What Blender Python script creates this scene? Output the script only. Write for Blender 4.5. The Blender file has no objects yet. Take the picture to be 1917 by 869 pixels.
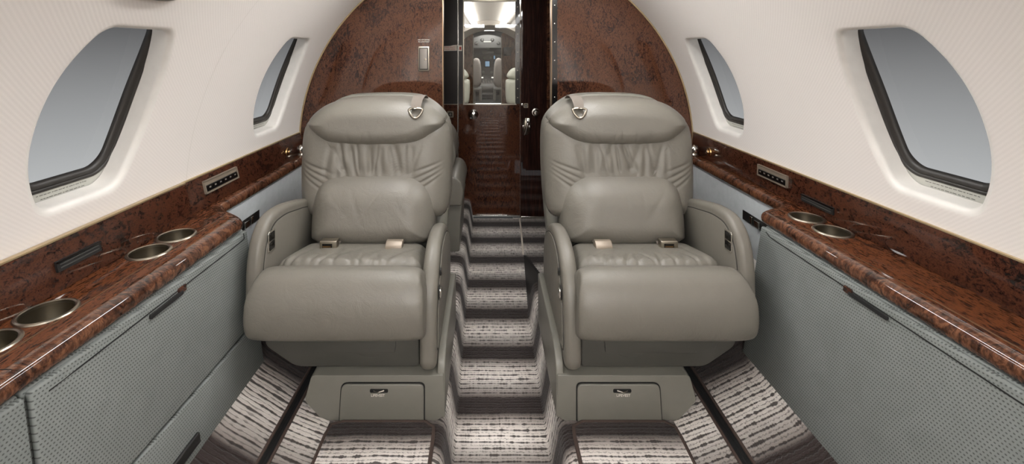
import bpy, bmesh, math, random
from mathutils import Vector, Matrix
random.seed(7)
sc = bpy.context.scene
COL = sc.collection
R_ = math.radians
EYE = 1.10                      # eye height above the aisle floor
CX, CZ, RF = 0.042, 0.664, 0.912  # fuselage lining: axis and radius

# ------------------------------------------------------------------ materials
def srgb(r, g, b):
    def f(c):
        c /= 255.0
        return c/12.92 if c <= 0.04045 else ((c+0.055)/1.055)**2.4
    return (f(r), f(g), f(b), 1.0)

class NT:
    def __init__(s, name):
        s.m = bpy.data.materials.new(name); s.m.use_nodes = True
        s.t = s.m.node_tree; s.t.nodes.clear()
        s.out = s.n('ShaderNodeOutputMaterial')
    def n(s, typ, **kw):
        nd = s.t.nodes.new(typ)
        for k, v in kw.items():
            setattr(nd, k, v)
        return nd
    def l(s, a, b): s.t.links.new(a, b)
    def val(s, sock, v):
        if hasattr(v, 'node'): s.l(v, sock)
        else: sock.default_value = v
    def math(s, op, a, b=None, c=None, clamp=False):
        nd = s.n('ShaderNodeMath', operation=op); nd.use_clamp = clamp
        s.val(nd.inputs[0], a)
        if b is not None: s.val(nd.inputs[1], b)
        if c is not None: s.val(nd.inputs[2], c)
        return nd.outputs[0]
    def pos(s):
        g = s.n('ShaderNodeNewGeometry'); return g.outputs['Position']
    def xyz(s):
        sp = s.n('ShaderNodeSeparateXYZ'); s.l(s.pos(), sp.inputs[0]); return sp.outputs
    def mapping(s, scale, rot=(0, 0, 0)):
        mp = s.n('ShaderNodeMapping'); s.l(s.pos(), mp.inputs[0])
        mp.inputs['Scale'].default_value = scale; mp.inputs['Rotation'].default_value = rot
        return mp.outputs[0]
    def noise(s, vec, scale, detail=4, rough=0.55, dist=0.0):
        nd = s.n('ShaderNodeTexNoise'); s.l(vec, nd.inputs['Vector'])
        nd.inputs['Scale'].default_value = scale; nd.inputs['Detail'].default_value = detail
        nd.inputs['Roughness'].default_value = rough; nd.inputs['Distortion'].default_value = dist
        return nd.outputs[0]
    def ramp(s, fac, stops):
        nd = s.n('ShaderNodeValToRGB'); s.val(nd.inputs[0], fac)
        cr = nd.color_ramp
        while len(cr.elements) < len(stops): cr.elements.new(0.5)
        for e, (p, c) in zip(cr.elements, stops):
            e.position = p; e.color = c
        return nd.outputs[0]
    def mix(s, fac, a, b, mode='MIX'):
        nd = s.n('ShaderNodeMix', data_type='RGBA', blend_type=mode)
        s.val(nd.inputs[0], fac); s.val(nd.inputs[6], a); s.val(nd.inputs[7], b)
        return nd.outputs[2]
    def bump(s, h, strength, dist):
        nd = s.n('ShaderNodeBump'); s.l(h, nd.inputs['Height'])
        nd.inputs['Strength'].default_value = strength; nd.inputs['Distance'].default_value = dist
        return nd.outputs[0]
    def bsdf(s, color, rough=0.5, metal=0.0, spec=0.5, coat=0.0, coat_r=0.03, normal=None, sheen=0.0):
        b = s.n('ShaderNodeBsdfPrincipled')
        s.val(b.inputs['Base Color'], color); s.val(b.inputs['Roughness'], rough)
        b.inputs['Metallic'].default_value = metal
        b.inputs['Specular IOR Level'].default_value = spec
        b.inputs['Coat Weight'].default_value = coat
        b.inputs['Coat Roughness'].default_value = coat_r
        b.inputs['Sheen Weight'].default_value = sheen
        if normal is not None: s.l(normal, b.inputs['Normal'])
        s.l(b.outputs[0], s.out.inputs[0])
        return s.m

def plain(name, c, rough=0.5, metal=0.0, coat=0.0, spec=0.5):
    """simple material with slight procedural variation"""
    t = NT(name)
    n = t.noise(t.pos(), 35, 3)
    c2 = tuple(x*0.86 for x in c[:3]) + (1,)
    return t.bsdf(t.mix(n, c2, c), rough, metal, spec, coat)

def wood(name, dark, mid, lite, scale, stretch, rot=(0, 0, 0), fine=1.0, coat_r=0.02, fig=0.0, coat=1.0, fleck=0.8):
    t = NT(name)
    v = t.mapping(stretch, rot)
    n1 = t.noise(v, scale, 7, 0.62, 1.6)
    n2 = t.noise(v, scale*4.3, 5, 0.7, 0.8)
    s = t.math('ADD', t.math('MULTIPLY', n1, 0.62), t.math('MULTIPLY', n2, 0.38*fine))
    if fig:
        n3 = t.noise(t.pos(), 4.5, 3, 0.5, 0.8)
        s = t.math('ADD', s, t.math('MULTIPLY', t.math('SUBTRACT', n3, 0.5), fig))
    c = t.ramp(s, [(0.39, dark), (0.48, mid), (0.56, lite), (0.64, mid)])
    n4 = t.noise(v, scale*2.6, 6, 0.72, 2.2)
    fl = t.math('MULTIPLY', t.math('SUBTRACT', n4, 0.53), 7.0, clamp=True)
    c = t.mix(t.math('MULTIPLY', fl, fleck), c, tuple(x*0.55 for x in dark[:3])+(1,))
    return t.bsdf(c, 0.5, 0, 0.08, coat, coat_r)

M = {}
M['burl'] = wood('burl_walnut', srgb(14, 6, 4), srgb(54, 26, 14), srgb(106, 60, 32), 38, (1.5, 0.36, 1.5), fine=1.15, fig=0.16, fleck=0.75)
M['burl_dark'] = wood('burl_upright', srgb(15, 7, 5), srgb(46, 22, 14), srgb(76, 42, 27), 44, (1.0, 0.85, 1.1), fine=1.15, coat_r=0.04, fig=0.2, fleck=0.75)
M['burl_edge'] = wood('edge_walnut', srgb(36, 19, 12), srgb(78, 48, 33), srgb(112, 74, 52), 22, (1.0, 1.8, 1.0), fine=0.9, fig=0.16, fleck=0.7)
M['burl_bulk'] = wood('bulkhead_burl', srgb(22, 11, 7), srgb(54, 29, 19), srgb(92, 57, 38), 64, (1.3, 1.0, 0.6), (0, R_(24), 0), fine=1.15, coat_r=0.03, fig=0.34, fleck=0.75)
M['door_wood'] = wood('door_walnut', srgb(20, 9, 6), srgb(52, 25, 17), srgb(90, 52, 31), 44, (2.0, 1.0, 0.7), fine=1.15, coat_r=0.03, fig=0.3, fleck=0.55)
M['leaf_wood'] = wood('leaf_walnut', srgb(34, 17, 14), srgb(56, 31, 24), srgb(76, 46, 35), 26, (3.0, 2.5, 0.12), fine=0.6, coat_r=0.02, fleck=0.5)
M['partition_wood'] = wood('partition_walnut', srgb(70, 46, 34), srgb(120, 86, 66), srgb(150, 112, 88), 9, (2, 1, 0.5))

def leather(name, c, sc_=1.0, bump=0.22):
    t = NT(name)
    v = t.n('ShaderNodeTexVoronoi'); t.l(t.pos(), v.inputs['Vector']); v.inputs['Scale'].default_value = 520*sc_
    n = t.noise(t.pos(), 16, 5, 0.6, 0.6)
    n2 = t.noise(t.pos(), 22, 4, 0.6, 1.0)
    h = t.math('ADD', t.math('MULTIPLY', v.outputs[0], 0.12), t.math('MULTIPLY', n2, 1.2))
    c2 = tuple(x*0.84 for x in c[:3]) + (1,)
    return t.bsdf(t.mix(n, c2, c), t.math('MULTIPLY_ADD', n, 0.12, 0.36), 0, 0.45, 0, normal=t.bump(h, bump, 0.006))
M['leather'] = leather('grey_leather', srgb(112, 108, 100))
M['leather_smooth'] = leather('smooth_grey_leather', srgb(110, 106, 98), 1.2, 0.1)
M['shell'] = plain('grey_seat_shell', srgb(112, 110, 102), 0.42)
M['shell_dark'] = plain('seat_frame_shaded_grey', srgb(66, 65, 60), 0.5)  # frame's own dark grey, deepened to paint in shade below the leg rest
M['seam'] = plain('dark_seam', srgb(52, 51, 47), 0.7)
M['seat_forward'] = leather('pale_leather', srgb(206, 208, 196))

def weave(name):
    t = NT(name)
    o = t.xyz()
    a = t.math('ADD', t.math('MULTIPLY', o[1], 0.78), t.math('MULTIPLY', o[2], 0.95))
    w = t.math('SINE', t.math('MULTIPLY', a, 2*math.pi/0.0085))
    b = t.math('SUBTRACT', t.math('MULTIPLY', o[1], 1.0), t.math('MULTIPLY', o[2], 0.4))
    w2 = t.math('SINE', t.math('MULTIPLY', b, 2*math.pi/0.004))
    s = t.math('MULTIPLY_ADD', t.math('MULTIPLY_ADD', w2, 0.3, w), 0.5, 0.5)
    n = t.noise(t.pos(), 3.0, 3)
    c = t.mix(s, srgb(224, 218, 213), srgb(229, 223, 218))
    c = t.mix(t.math('MULTIPLY', n, 0.12), c, srgb(206, 199, 192))
    return t.bsdf(c, 0.62, 0, 0.25, normal=t.bump(s, 0.05, 0.001))
M['lining'] = weave('woven_lining')
M['reveal'] = plain('white_reveal', srgb(232, 228, 222), 0.4)
M['ceiling'] = plain('ceiling_lining', srgb(214, 208, 200), 0.6)

def dotted(name):
    t = NT(name)
    o = t.xyz()
    py, pz = 0.0062, 0.0060
    # rows run gently downhill toward the camera, every other row staggered
    zz = t.math('ADD', o[2], t.math('MULTIPLY', o[1], 0.10))
    row = t.math('FLOOR', t.math('DIVIDE', zz, pz))
    yy = t.math('ADD', o[1], t.math('MULTIPLY', t.math('MODULO', row, 2.0), py*0.5))
    fy = t.math('ABSOLUTE', t.math('SUBTRACT', t.math('FRACT', t.math('DIVIDE', yy, py)), 0.5))
    fz = t.math('ABSOLUTE', t.math('SUBTRACT', t.math('FRACT', t.math('DIVIDE', zz, pz)), 0.5))
    d = t.math('ADD', t.math('POWER', t.math('DIVIDE', fy, 0.30), 2.0), t.math('POWER', t.math('DIVIDE', fz, 0.22), 2.0))
    m = t.math('SUBTRACT', 1.3, d, clamp=True)
    n = t.noise(t.pos(), 14, 4, 0.6, 0.8)
    base = t.mix(n, srgb(104, 108, 105), srgb(124, 128, 126))
    c = t.mix(t.math('MULTIPLY', m, 0.8), base, srgb(58, 60, 58))
    return t.bsdf(c, 0.7, 0, 0.25, normal=t.bump(t.math('SUBTRACT', 1.0, m), 0.35, 0.001))
M['fabric'] = dotted('dotted_grey_fabric')
def suede(name, a, b):
    t = NT(name)
    n = t.noise(t.pos(), 30, 5, 0.7)
    o = t.xyz()
    w = t.math('SINE', t.math('MULTIPLY', t.math('ADD', o[1], t.math('MULTIPLY', o[2], 0.6)), 2*math.pi/0.007))
    c = t.mix(n, a, b)
    return t.bsdf(c, 0.75, 0, 0.2, normal=t.bump(w, 0.12, 0.001))
M['suede'] = suede('blue_grey_suede', srgb(166, 171, 173), srgb(194, 198, 200))

def carpet(name, phase=0.0, per=0.245):
    t = NT(name)
    o = t.xyz()
    wob = t.math('MULTIPLY', t.math('SUBTRACT', t.noise(t.pos(), 9, 2), 0.5), 0.010)
    y = t.math('ADD', t.math('SUBTRACT', o[1], 1.408+phase), wob)
    tt = t.math('FRACT', t.math('DIVIDE', y, per))
    band = t.ramp(tt, [(0.0, srgb(44, 35, 33)), (0.12, srgb(46, 37, 35)), (0.17, srgb(128, 120, 115)), (0.33, srgb(186, 179, 173)),
                       (0.5, srgb(246, 238, 231)), (0.66, srgb(226, 217, 210)), (0.8, srgb(150, 141, 135)), (0.88, srgb(46, 37, 35)), (1.0, srgb(44, 35, 33))])
    rp = per/12.0 if per < 0.3 else per/15.0
    r = t.math('DIVIDE', y, rp)
    rid = t.math('FLOOR', r)
    fr = t.math('FRACT', r)
    # dark woven dashes between the light rows
    cv = t.n('ShaderNodeCombineXYZ'); xs = t.math('ADD', o[0], o[2])
    t.l(t.math('MULTIPLY', xs, 46.0), cv.inputs[0]); t.l(t.math('MULTIPLY', rid, 3.7), cv.inputs[1])
    ns = t.noise(cv.outputs[0], 1.0, 3, 0.6)
    cv2 = t.n('ShaderNodeCombineXYZ')
    t.l(t.math('MULTIPLY', xs, 150.0), cv2.inputs[0]); t.l(t.math('MULTIPLY', rid, 1.3), cv2.inputs[1])
    ns2 = t.noise(cv2.outputs[0], 1.0, 1, 0.5)
    wid = t.math('MULTIPLY_ADD', t.math('SUBTRACT', ns, 0.36), 0.62, 0.075, clamp=True)     # dash half thickness
    wid = t.math('MULTIPLY', wid, t.math('MULTIPLY_ADD', ns2, 1.5, 0.25))
    ctr = t.math('ABSOLUTE', t.math('SUBTRACT', fr, 0.5))
    line = t.math('MULTIPLY', t.math('SUBTRACT', wid, ctr), 9.0, clamp=True)
    ctr2 = t.math('ABSOLUTE', t.math('SUBTRACT', t.math('FRACT', t.math('ADD', fr, 0.5)), 0.5))
    line2 = t.math('MULTIPLY', t.math('SUBTRACT', t.math('MULTIPLY', t.math('SUBTRACT', ns2, 0.35, clamp=True), 0.6), ctr2), 10.0, clamp=True)
    ln = t.math('MAXIMUM', line, t.math('MULTIPLY', line2, 0.5))
    c = t.mix(t.math('MULTIPLY', ln, 0.9), band, srgb(34, 26, 24))
    fib = t.noise(t.pos(), 520, 2, 0.7)
    c = t.mix(t.math('MULTIPLY', fib, 0.45), c, t.mix(0.5, c, srgb(30, 24, 22)))
    h = t.math('ADD', t.math('MULTIPLY', fib, 0.7), t.math('MULTIPLY', t.math('SUBTRACT', 1.0, ln), 1.0))
    return t.bsdf(c, 0.95, 0, 0.1, normal=t.bump(h, 0.7, 0.004), sheen=0.15)
M['carpet'] = carpet('striped_carpet')
M['carpet_side'] = carpet('striped_side_carpet', -0.073, 0.345)
M['carpet_mat'] = carpet('striped_mat', 0.02)
M['binding'] = plain('brown_binding', srgb(62, 48, 42), 0.9)
M['black'] = plain('matte_black', srgb(20, 19, 18), 0.5)
M['black_gloss'] = plain('gloss_black', srgb(14, 13, 13), 0.15)
M['gap'] = plain('shadow_gap_black', srgb(10, 9, 9), 0.9)
M['chrome'] = plain('chrome', srgb(232, 229, 222), 0.2, 1.0)
M['nickel'] = plain('brushed_nickel', srgb(176, 168, 154), 0.28, 1.0)
M['brass'] = plain('warm_brass', srgb(178, 142, 98), 0.22, 1.0)
M['cup_metal'] = plain('cup_steel', srgb(150, 142, 126), 0.3, 1.0)
M['inlay'] = plain('metal_inlay', srgb(170, 140, 112), 0.3, 1.0)
M['edge_trim'] = plain('pale_gold_trim', srgb(190, 168, 132), 0.35, 0.6)
M['gasket'] = plain('black_rubber_gasket', srgb(42, 39, 36), 0.45)
M['retainer'] = plain('grey_retainer', srgb(196, 196, 188), 0.3)
M['dark_panel'] = plain('dark_smoked_panel', srgb(26, 20, 19), 0.3, 0, 1.0)
M['plate_grey'] = plain('grey_switch_plate', srgb(132, 126, 120), 0.4, 0.4)
M['plate_light'] = plain('satin_silver_plate', srgb(140, 128, 114), 0.4, 0.3)
M['white_ink'] = plain('white_ink', srgb(220, 214, 204), 0.6)
M['grey_ink'] = plain('grey_ink', srgb(110, 108, 102), 0.7)
M['red_ink'] = plain('red_ink', srgb(170, 62, 56), 0.6)
M['placard'] = plain('cream_placard', srgb(226, 216, 202), 0.5)
M['cock_grey'] = plain('cockpit_grey', srgb(126, 126, 122), 0.55)
M['cock_dark'] = plain('cockpit_dark_grey', srgb(62, 62, 60), 0.5)
M['cock_mid'] = plain('cockpit_mid_grey', srgb(92, 90, 86), 0.55)
M['cock_black'] = plain('cockpit_black', srgb(34, 33, 33), 0.5)
M['sheepskin'] = plain('grey_sheepskin', srgb(134, 128, 122), 0.95)
M['webbing'] = plain('grey_webbing', srgb(112, 104, 96), 0.85)

def emit(name, c, s):
    t = NT(name)
    e = t.n('ShaderNodeEmission'); e.inputs[0].default_value = c; e.inputs[1].default_value = s
    t.l(e.outputs[0], t.out.inputs[0]); return t.m
LAMP = 34.0
M['lamp'] = emit('cabin_lamp', (1.0, 0.99, 0.975, 1), LAMP)
M['lamp_low'] = emit('cabin_lamp_low', (1.0, 0.99, 0.975, 1), 7.0)
M['fill_aft'] = emit('aft_fill', (1.0, 0.99, 0.975, 1), 40.0)
M['fill_cockpit'] = emit('cockpit_fill', (1.0, 0.98, 0.95, 1), 18.0)
M['fill_lobby'] = emit('lobby_fill', (1.0, 0.97, 0.93, 1), 40.0)
M['lamp_fwd'] = emit('forward_lamp', (1.0, 0.98, 0.95, 1), 11.0)
M['screen'] = emit('display_glow', srgb(120, 150, 175), 1.0)
M['screen_dark'] = emit('display_dim', srgb(60, 72, 84), 0.8)
M['button_lit'] = emit('lit_button', (1.0, 0.98, 0.9, 1), 1.2)

def glass(name, tint, refl=0.06):
    t = NT(name)
    tr = t.n('ShaderNodeBsdfTransparent'); tr.inputs[0].default_value = tint
    gl = t.n('ShaderNodeBsdfGlossy'); gl.inputs['Roughness'].default_value = 0.02
    mx = t.n('ShaderNodeMixShader'); mx.inputs[0].default_value = refl
    t.l(tr.outputs[0], mx.inputs[1]); t.l(gl.outputs[0], mx.inputs[2]); t.l(mx.outputs[0], t.out.inputs[0])
    return t.m
M['pane'] = glass('cabin_window_pane', (0.97, 0.97, 0.97, 1), 0.02)
M['door_glass'] = glass('door_glass', (0.93, 0.93, 0.92, 1), 0.04)

# ------------------------------------------------------------------ object helpers
ORG = {}    # object -> world origin
def link(name, me, mat, parent=None, org=None, smooth=True, angle=38):
    """mesh given in world coordinates -> object under parent (or top level with its own base as origin)"""
    if parent is not None:
        o0 = ORG[parent]
    else:
        if org is None:
            xs = [v.co for v in me.vertices]
            o0 = Vector(((min(v.x for v in xs)+max(v.x for v in xs))/2, (min(v.y for v in xs)+max(v.y for v in xs))/2, min(v.z for v in xs)))
        else: o0 = Vector(org)
    me.transform(Matrix.Translation(-o0))
    for p in me.polygons: p.use_smooth = smooth
    if smooth: me.set_sharp_from_angle(angle=R_(angle))
    ob = bpy.data.objects.new(name, me); COL.objects.link(ob)
    for m in (mat if isinstance(mat, (list, tuple)) else [mat]): me.materials.append(m)
    if parent is not None: ob.parent = parent
    else: ob.location = o0
    ORG[ob] = o0
    return ob

def bm_obj(name, bm, mat, parent=None, **kw):
    me = bpy.data.meshes.new(name)
    bmesh.ops.recalc_face_normals(bm, faces=bm.faces[:])
    bm.to_mesh(me); bm.free()
    return link(name, me, mat, parent, **kw)

def raw(name, verts, faces, mat, parent=None, recalc=True, **kw):
    bm = bmesh.new()
    vs = [bm.verts.new(v) for v in verts]
    for f in faces:
        try: bm.faces.new([vs[i] for i in f])
        except ValueError: pass
    bmesh.ops.remove_doubles(bm, verts=bm.verts[:], dist=1e-6)
    if recalc: bmesh.ops.recalc_face_normals(bm, faces=bm.faces[:])
    me = bpy.data.meshes.new(name); bm.to_mesh(me); bm.free()
    return link(name, me, mat, parent, **kw)

def tag(o, label, cat, group=None):
    o['label'] = label; o['category'] = cat
    if group: o['group'] = group
    return o
def struct(o, label=None):
    o['kind'] = 'structure'
    if label: o['label'] = label
    return o
def thing(name, loc, label, cat, group=None):
    o = bpy.data.objects.new(name, None); COL.objects.link(o); o.location = loc; o.empty_display_size = 0.05
    ORG[o] = Vector(loc)
    return tag(o, label, cat, group)
def struct_empty(name, loc, label=None):
    o = bpy.data.objects.new(name, None); COL.objects.link(o); o.location = loc; o.empty_display_size = 0.05
    ORG[o] = Vector(loc)
    return struct(o, label)

def to3(axis, p, a):
    return {'x': (a, p[0], p[1]), 'y': (p[0], a, p[1]), 'z': (p[0], p[1], a)}[axis]
def prism(bm, poly, axis, a0, a1, bevel=0.0, seg=3, xf=None):
    n = len(poly)
    v0 = [bm.verts.new(to3(axis, p, a0)) for p in poly]; v1 = [bm.verts.new(to3(axis, p, a1)) for p in poly]
    fs = [bm.faces.new(v0), bm.faces.new(v1[::-1])]
    for i in range(n):
        fs.append(bm.faces.new([v0[i], v1[i], v1[(i+1) % n], v0[(i+1) % n]]))
    bmesh.ops.recalc_face_normals(bm, faces=fs)
    if bevel > 0:
        bm.normal_update()
        es = set()
        for f in fs:
            for e in f.edges:
                if e.is_manifold and e.calc_face_angle(0) > R_(28): es.add(e)
        bmesh.ops.bevel(bm, geom=list(es), offset=bevel, segments=seg, affect='EDGES', profile=0.5, clamp_overlap=True)
    return bm
def rp(pts, r, n=5):
    """round the corners of a polygon"""
    out = []
    N = len(pts)
    for i in range(N):
        p = Vector(pts[i]); a = Vector(pts[i-1]); b = Vector(pts[(i+1) % N])
        rr = r[i] if isinstance(r, (list, tuple)) else r
        d1 = (a-p); d2 = (b-p)
        k = min(rr, d1.length*0.48, d2.length*0.48)
        p1 = p+d1.normalized()*k; p2 = p+d2.normalized()*k
        if rr <= 0: out.append(tuple(p)); continue
        for j in range(n+1):
            t = j/n
            q = p1*(1-t)**2 + p*2*t*(1-t) + p2*t*t
            out.append(tuple(q))
    return out
def rect(x0, x1, y0, y1): return [(x0, y0), (x1, y0), (x1, y1), (x0, y1)]
def box(name, x0, x1, y0, y1, z0, z1, mat, parent=None, bevel=0.0, **kw):
    bm = bmesh.new(); prism(bm, rect(x0, x1, z0, z1), 'y', y0, y1, bevel)
    return bm_obj(name, bm, mat, parent, **kw)
def prism_obj(name, poly, axis, a0, a1, mat, parent=None, bevel=0.0, seg=3, **kw):
    bm = bmesh.new(); prism(bm, poly, axis, a0, a1, bevel, seg)
    return bm_obj(name, bm, mat, parent, **kw)

def frame_basis(d):
    d = Vector(d).normalized()
    up = Vector((0, 0, 1)) if abs(d.z) < 0.9 else Vector((0, 1, 0))
    a = d.cross(up).normalized(); b = a.cross(d).normalized()
    return a, b, d
def lathe(bm, prof, center, axis, n=40):
    """prof: list of (r, t) revolved about axis through center"""
    a, b, d = frame_basis(axis); c = Vector(center)
    rings = []
    for r, t in prof:
        if r < 1e-6: rings.append([bm.verts.new(c+d*t)])
        else: rings.append([bm.verts.new(c+d*t+(a*math.cos(2*math.pi*k/n)+b*math.sin(2*math.pi*k/n))*r) for k in range(n)])
    for p, q in zip(rings, rings[1:]):
        for k in range(n):
            k2 = (k+1) % n
            if len(p) == 1 and len(q) == 1: continue
            if len(p) == 1: bm.faces.new([p[0], q[k], q[k2]])
            elif len(q) == 1: bm.faces.new([p[k], q[0], p[k2]])
            else: bm.faces.new([p[k], q[k], q[k2], p[k2]])
    return bm
def lathe_obj(name, prof, center, axis, mat, parent=None, n=40, **kw):
    bm = bmesh.new(); lathe(bm, prof, center, axis, n); return bm_obj(name, bm, mat, parent, **kw)
def tube(bm, pts, r, n=10, closed=False):
    pts = [Vector(p) for p in pts]; N = len(pts); rings = []
    prev = None
    for i, p in enumerate(pts):
        if closed: d = pts[(i+1) % N]-pts[i-1]
        else: d = pts[min(i+1, N-1)]-pts[max(i-1, 0)]
        d.normalize()
        if prev is None: a, b, _ = frame_basis(d)
        else:
            a = (prev-d*prev.dot(d)).normalized(); b = d.cross(a)
        prev = a
        rings.append([bm.verts.new(p+(a*math.cos(2*math.pi*k/n)+b*math.sin(2*math.pi*k/n))*r) for k in range(n)])
    M_ = N if closed else N-1
    for i in range(M_):
        p, q = rings[i], rings[(i+1) % N]
        for k in range(n): bm.faces.new([p[k], q[k], q[(k+1) % n], p[(k+1) % n]])
    if not closed:
        bm.faces.new(rings[0][::-1]); bm.faces.new(rings[-1])
    return bm
def tube_obj(name, pts, r, mat, parent=None, n=10, closed=False, **kw):
    bm = bmesh.new(); tube(bm, pts, r, n, closed); return bm_obj(name, bm, mat, parent, **kw)

def text_obj(name, body, size, origin, ex, ey, mat, parent, depth=0.0004):
    """lettering as thin mesh, ex/ey = reading direction and up direction"""
    cu = bpy.data.curves.new('lettering', 'FONT'); cu.body = body; cu.size = size
    cu.align_x = 'CENTER'; cu.align_y = 'CENTER'; cu.extrude = depth
    tmp = bpy.data.objects.new('lettering_tmp', cu); COL.objects.link(tmp)
    dg = bpy.context.evaluated_depsgraph_get()
    me = bpy.data.meshes.new_from_object(tmp.evaluated_get(dg))
    bpy.data.objects.remove(tmp); bpy.data.curves.remove(cu)
    ex = Vector(ex).normalized(); ey = Vector(ey).normalized(); ez = ex.cross(ey)
    m = Matrix((ex, ey, ez)).transposed().to_4x4(); m.translation = Vector(origin)
    me.transform(m); me.materials.clear()
    return link(name, me, mat, parent, smooth=False)

# ------------------------------------------------------------------ soft upholstery
def resample(poly, N):
    P = [Vector(p) for p in poly]; L = [0]
    for i in range(len(P)): L.append(L[-1]+(P[(i+1) % len(P)]-P[i]).length)
    out = []
    for k in range(N):
        s = L[-1]*k/N
        for i in range(len(P)):
            if L[i+1] >= s:
                t = (s-L[i])/max(L[i+1]-L[i], 1e-9)
                out.append(P[i].lerp(P[(i+1) % len(P)], t)); break
    return out
def segdist(p, a, b):
    ab = b-a; t = max(0, min(1, (p-a).dot(ab)/max(ab.length_squared, 1e-12)))
    return (p-(a+ab*t)).length
def chaikin(poly, it=2):
    P = [Vector(p) for p in poly]
    for _ in range(it):
        Q = []
        for i in range(len(P)):
            a, b = P[i], P[(i+1) % len(P)]
            Q += [a*0.75+b*0.25, a*0.25+b*0.75]
        P = Q
    return P
def pillow(name, outline, depth, edge, surf, mat, parent, thick=0.05, N=160, rings=34, crown=0.0, disp=None, center=None, pull=0.0, smooth_it=2):
    """cushion: outline in (u, Z); surf(u, z, h) -> world point, h = how far it bulges toward the viewer"""
    B = resample(chaikin(outline, smooth_it), N)
    c = Vector(center) if center else sum(B, Vector((0, 0)))/N
    Bd = resample(B, 72)
    inr = min(segdist(c, Bd[i], Bd[(i+1) % 72]) for i in range(72))
    verts = []; faces = []
    ts = [1-(1-(k/rings))**1.0 for k in range(rings+1)]
    ts = [math.sin(t*math.pi/2)**0.85 for t in ts]
    def h_at(p):
        d = min(segdist(p, Bd[i], Bd[(i+1) % 72]) for i in range(72))
        e = min(d/edge, 1.0)
        h = depth*math.sqrt(max(0, 1-(1-e)**2))
        t = min(d/(0.85*inr), 1.0)
        h += crown*(1-(1-t)**2)
        return h, d
    h0, d0 = h_at(c)
    if disp: h0 += disp(c.x, c.y, d0)
    verts.append(surf(c.x, c.y, h0))
    for k in range(1, rings+1):
        for i in range(N):
            p = c.lerp(B[i], ts[k])
            h, d = h_at(p)
            if k == rings: h = 0
            if disp: h += disp(p.x, p.y, d)
            verts.append(surf(p.x, p.y, h))
    for k in range(2):
        for i in range(N):
            p = c.lerp(B[i], 1.0-0.02*k*pull)
            verts.append(surf(p.x, p.y, -thick*(k+1)/2))
    verts.append(surf(c.x, c.y, -thick))
    for i in range(N): faces.append((0, 1+i, 1+(i+1) % N))
    T = rings+2
    for k in range(T-1):
        for i in range(N):
            a = 1+k*N; b = 1+(k+1)*N; j = (i+1) % N
            faces.append((a+i, b+i, b+j, a+j))
    a = 1+(T-1)*N
    for i in range(N): faces.append((a+i, len(verts)-1, a+(i+1) % N))
    return raw(name, verts, faces, mat, parent, angle=70)

def loft_x(name, profs, mat, parent, angle=60, cap=True):
    """profs: list of rings of world points (same count)"""
    verts = []; faces = []
    n = len(profs[0])
    for r in profs: verts += r
    for k in range(len(profs)-1):
        for i in range(n):
            j = (i+1) % n
            faces.append((k*n+i, (k+1)*n+i, (k+1)*n+j, k*n+j))
    if cap:
        faces.append(tuple(range(n))); faces.append(tuple((len(profs)-1)*n+i for i in range(n)))
    return raw(name, verts, faces, mat, parent, angle=angle)

# ------------------------------------------------------------------ fuselage lining with windows
def cyl(side, y, th, r):
    """point on the fuselage cylinder; th from the horizontal; side -1 left, +1 right"""
    return (CX+side*r*math.cos(th), y, CZ+r*math.sin(th))
TH0 = R_(19.0)
def win_outline(N=160, k_=0.37, e_=2.3, rr=0.17):
    half = []
    for k in range(121):
        v = math.sin((-1+2*k/120)*math.pi/2)
        q = max(0.0, (abs(v)-(1-rr*0.7))/(rr*0.7))
        half.append((1-k_*abs(v)**e_-rr*(1-math.sqrt(max(0.0, 1-q*q))), v))
    pts = [(w, v) for w, v in half]+[(-w, v) for w, v in half[::-1]]
    return resample(chaikin(pts, 1), N)
WO = win_outline()
WG = win_outline(160, 0.20, 2.4, 0.30)
OPEN = (0.136, 0.190, R_(19.6)); GOUT = (0.136, 0.191, R_(20.85)); GIN = (0.114, 0.171, R_(20.85))
def oval_pts(spec, o=0.0):
    """window outline in (along, up) metres measured from TH0"""
    hu, hv, tc = spec
    src = WO if tc == OPEN[2] else WG
    return [Vector((p.x*(hu+o), p.y*(hv+o)+(tc-TH0)*RF)) for p in src]
def mixo(t): return tuple(GOUT[i]+(GIN[i]-GOUT[i])*t for i in range(3))
def wpt(side, yc, p, r): return cyl(side, yc+p.x, TH0+p.y/RF, r)

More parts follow.
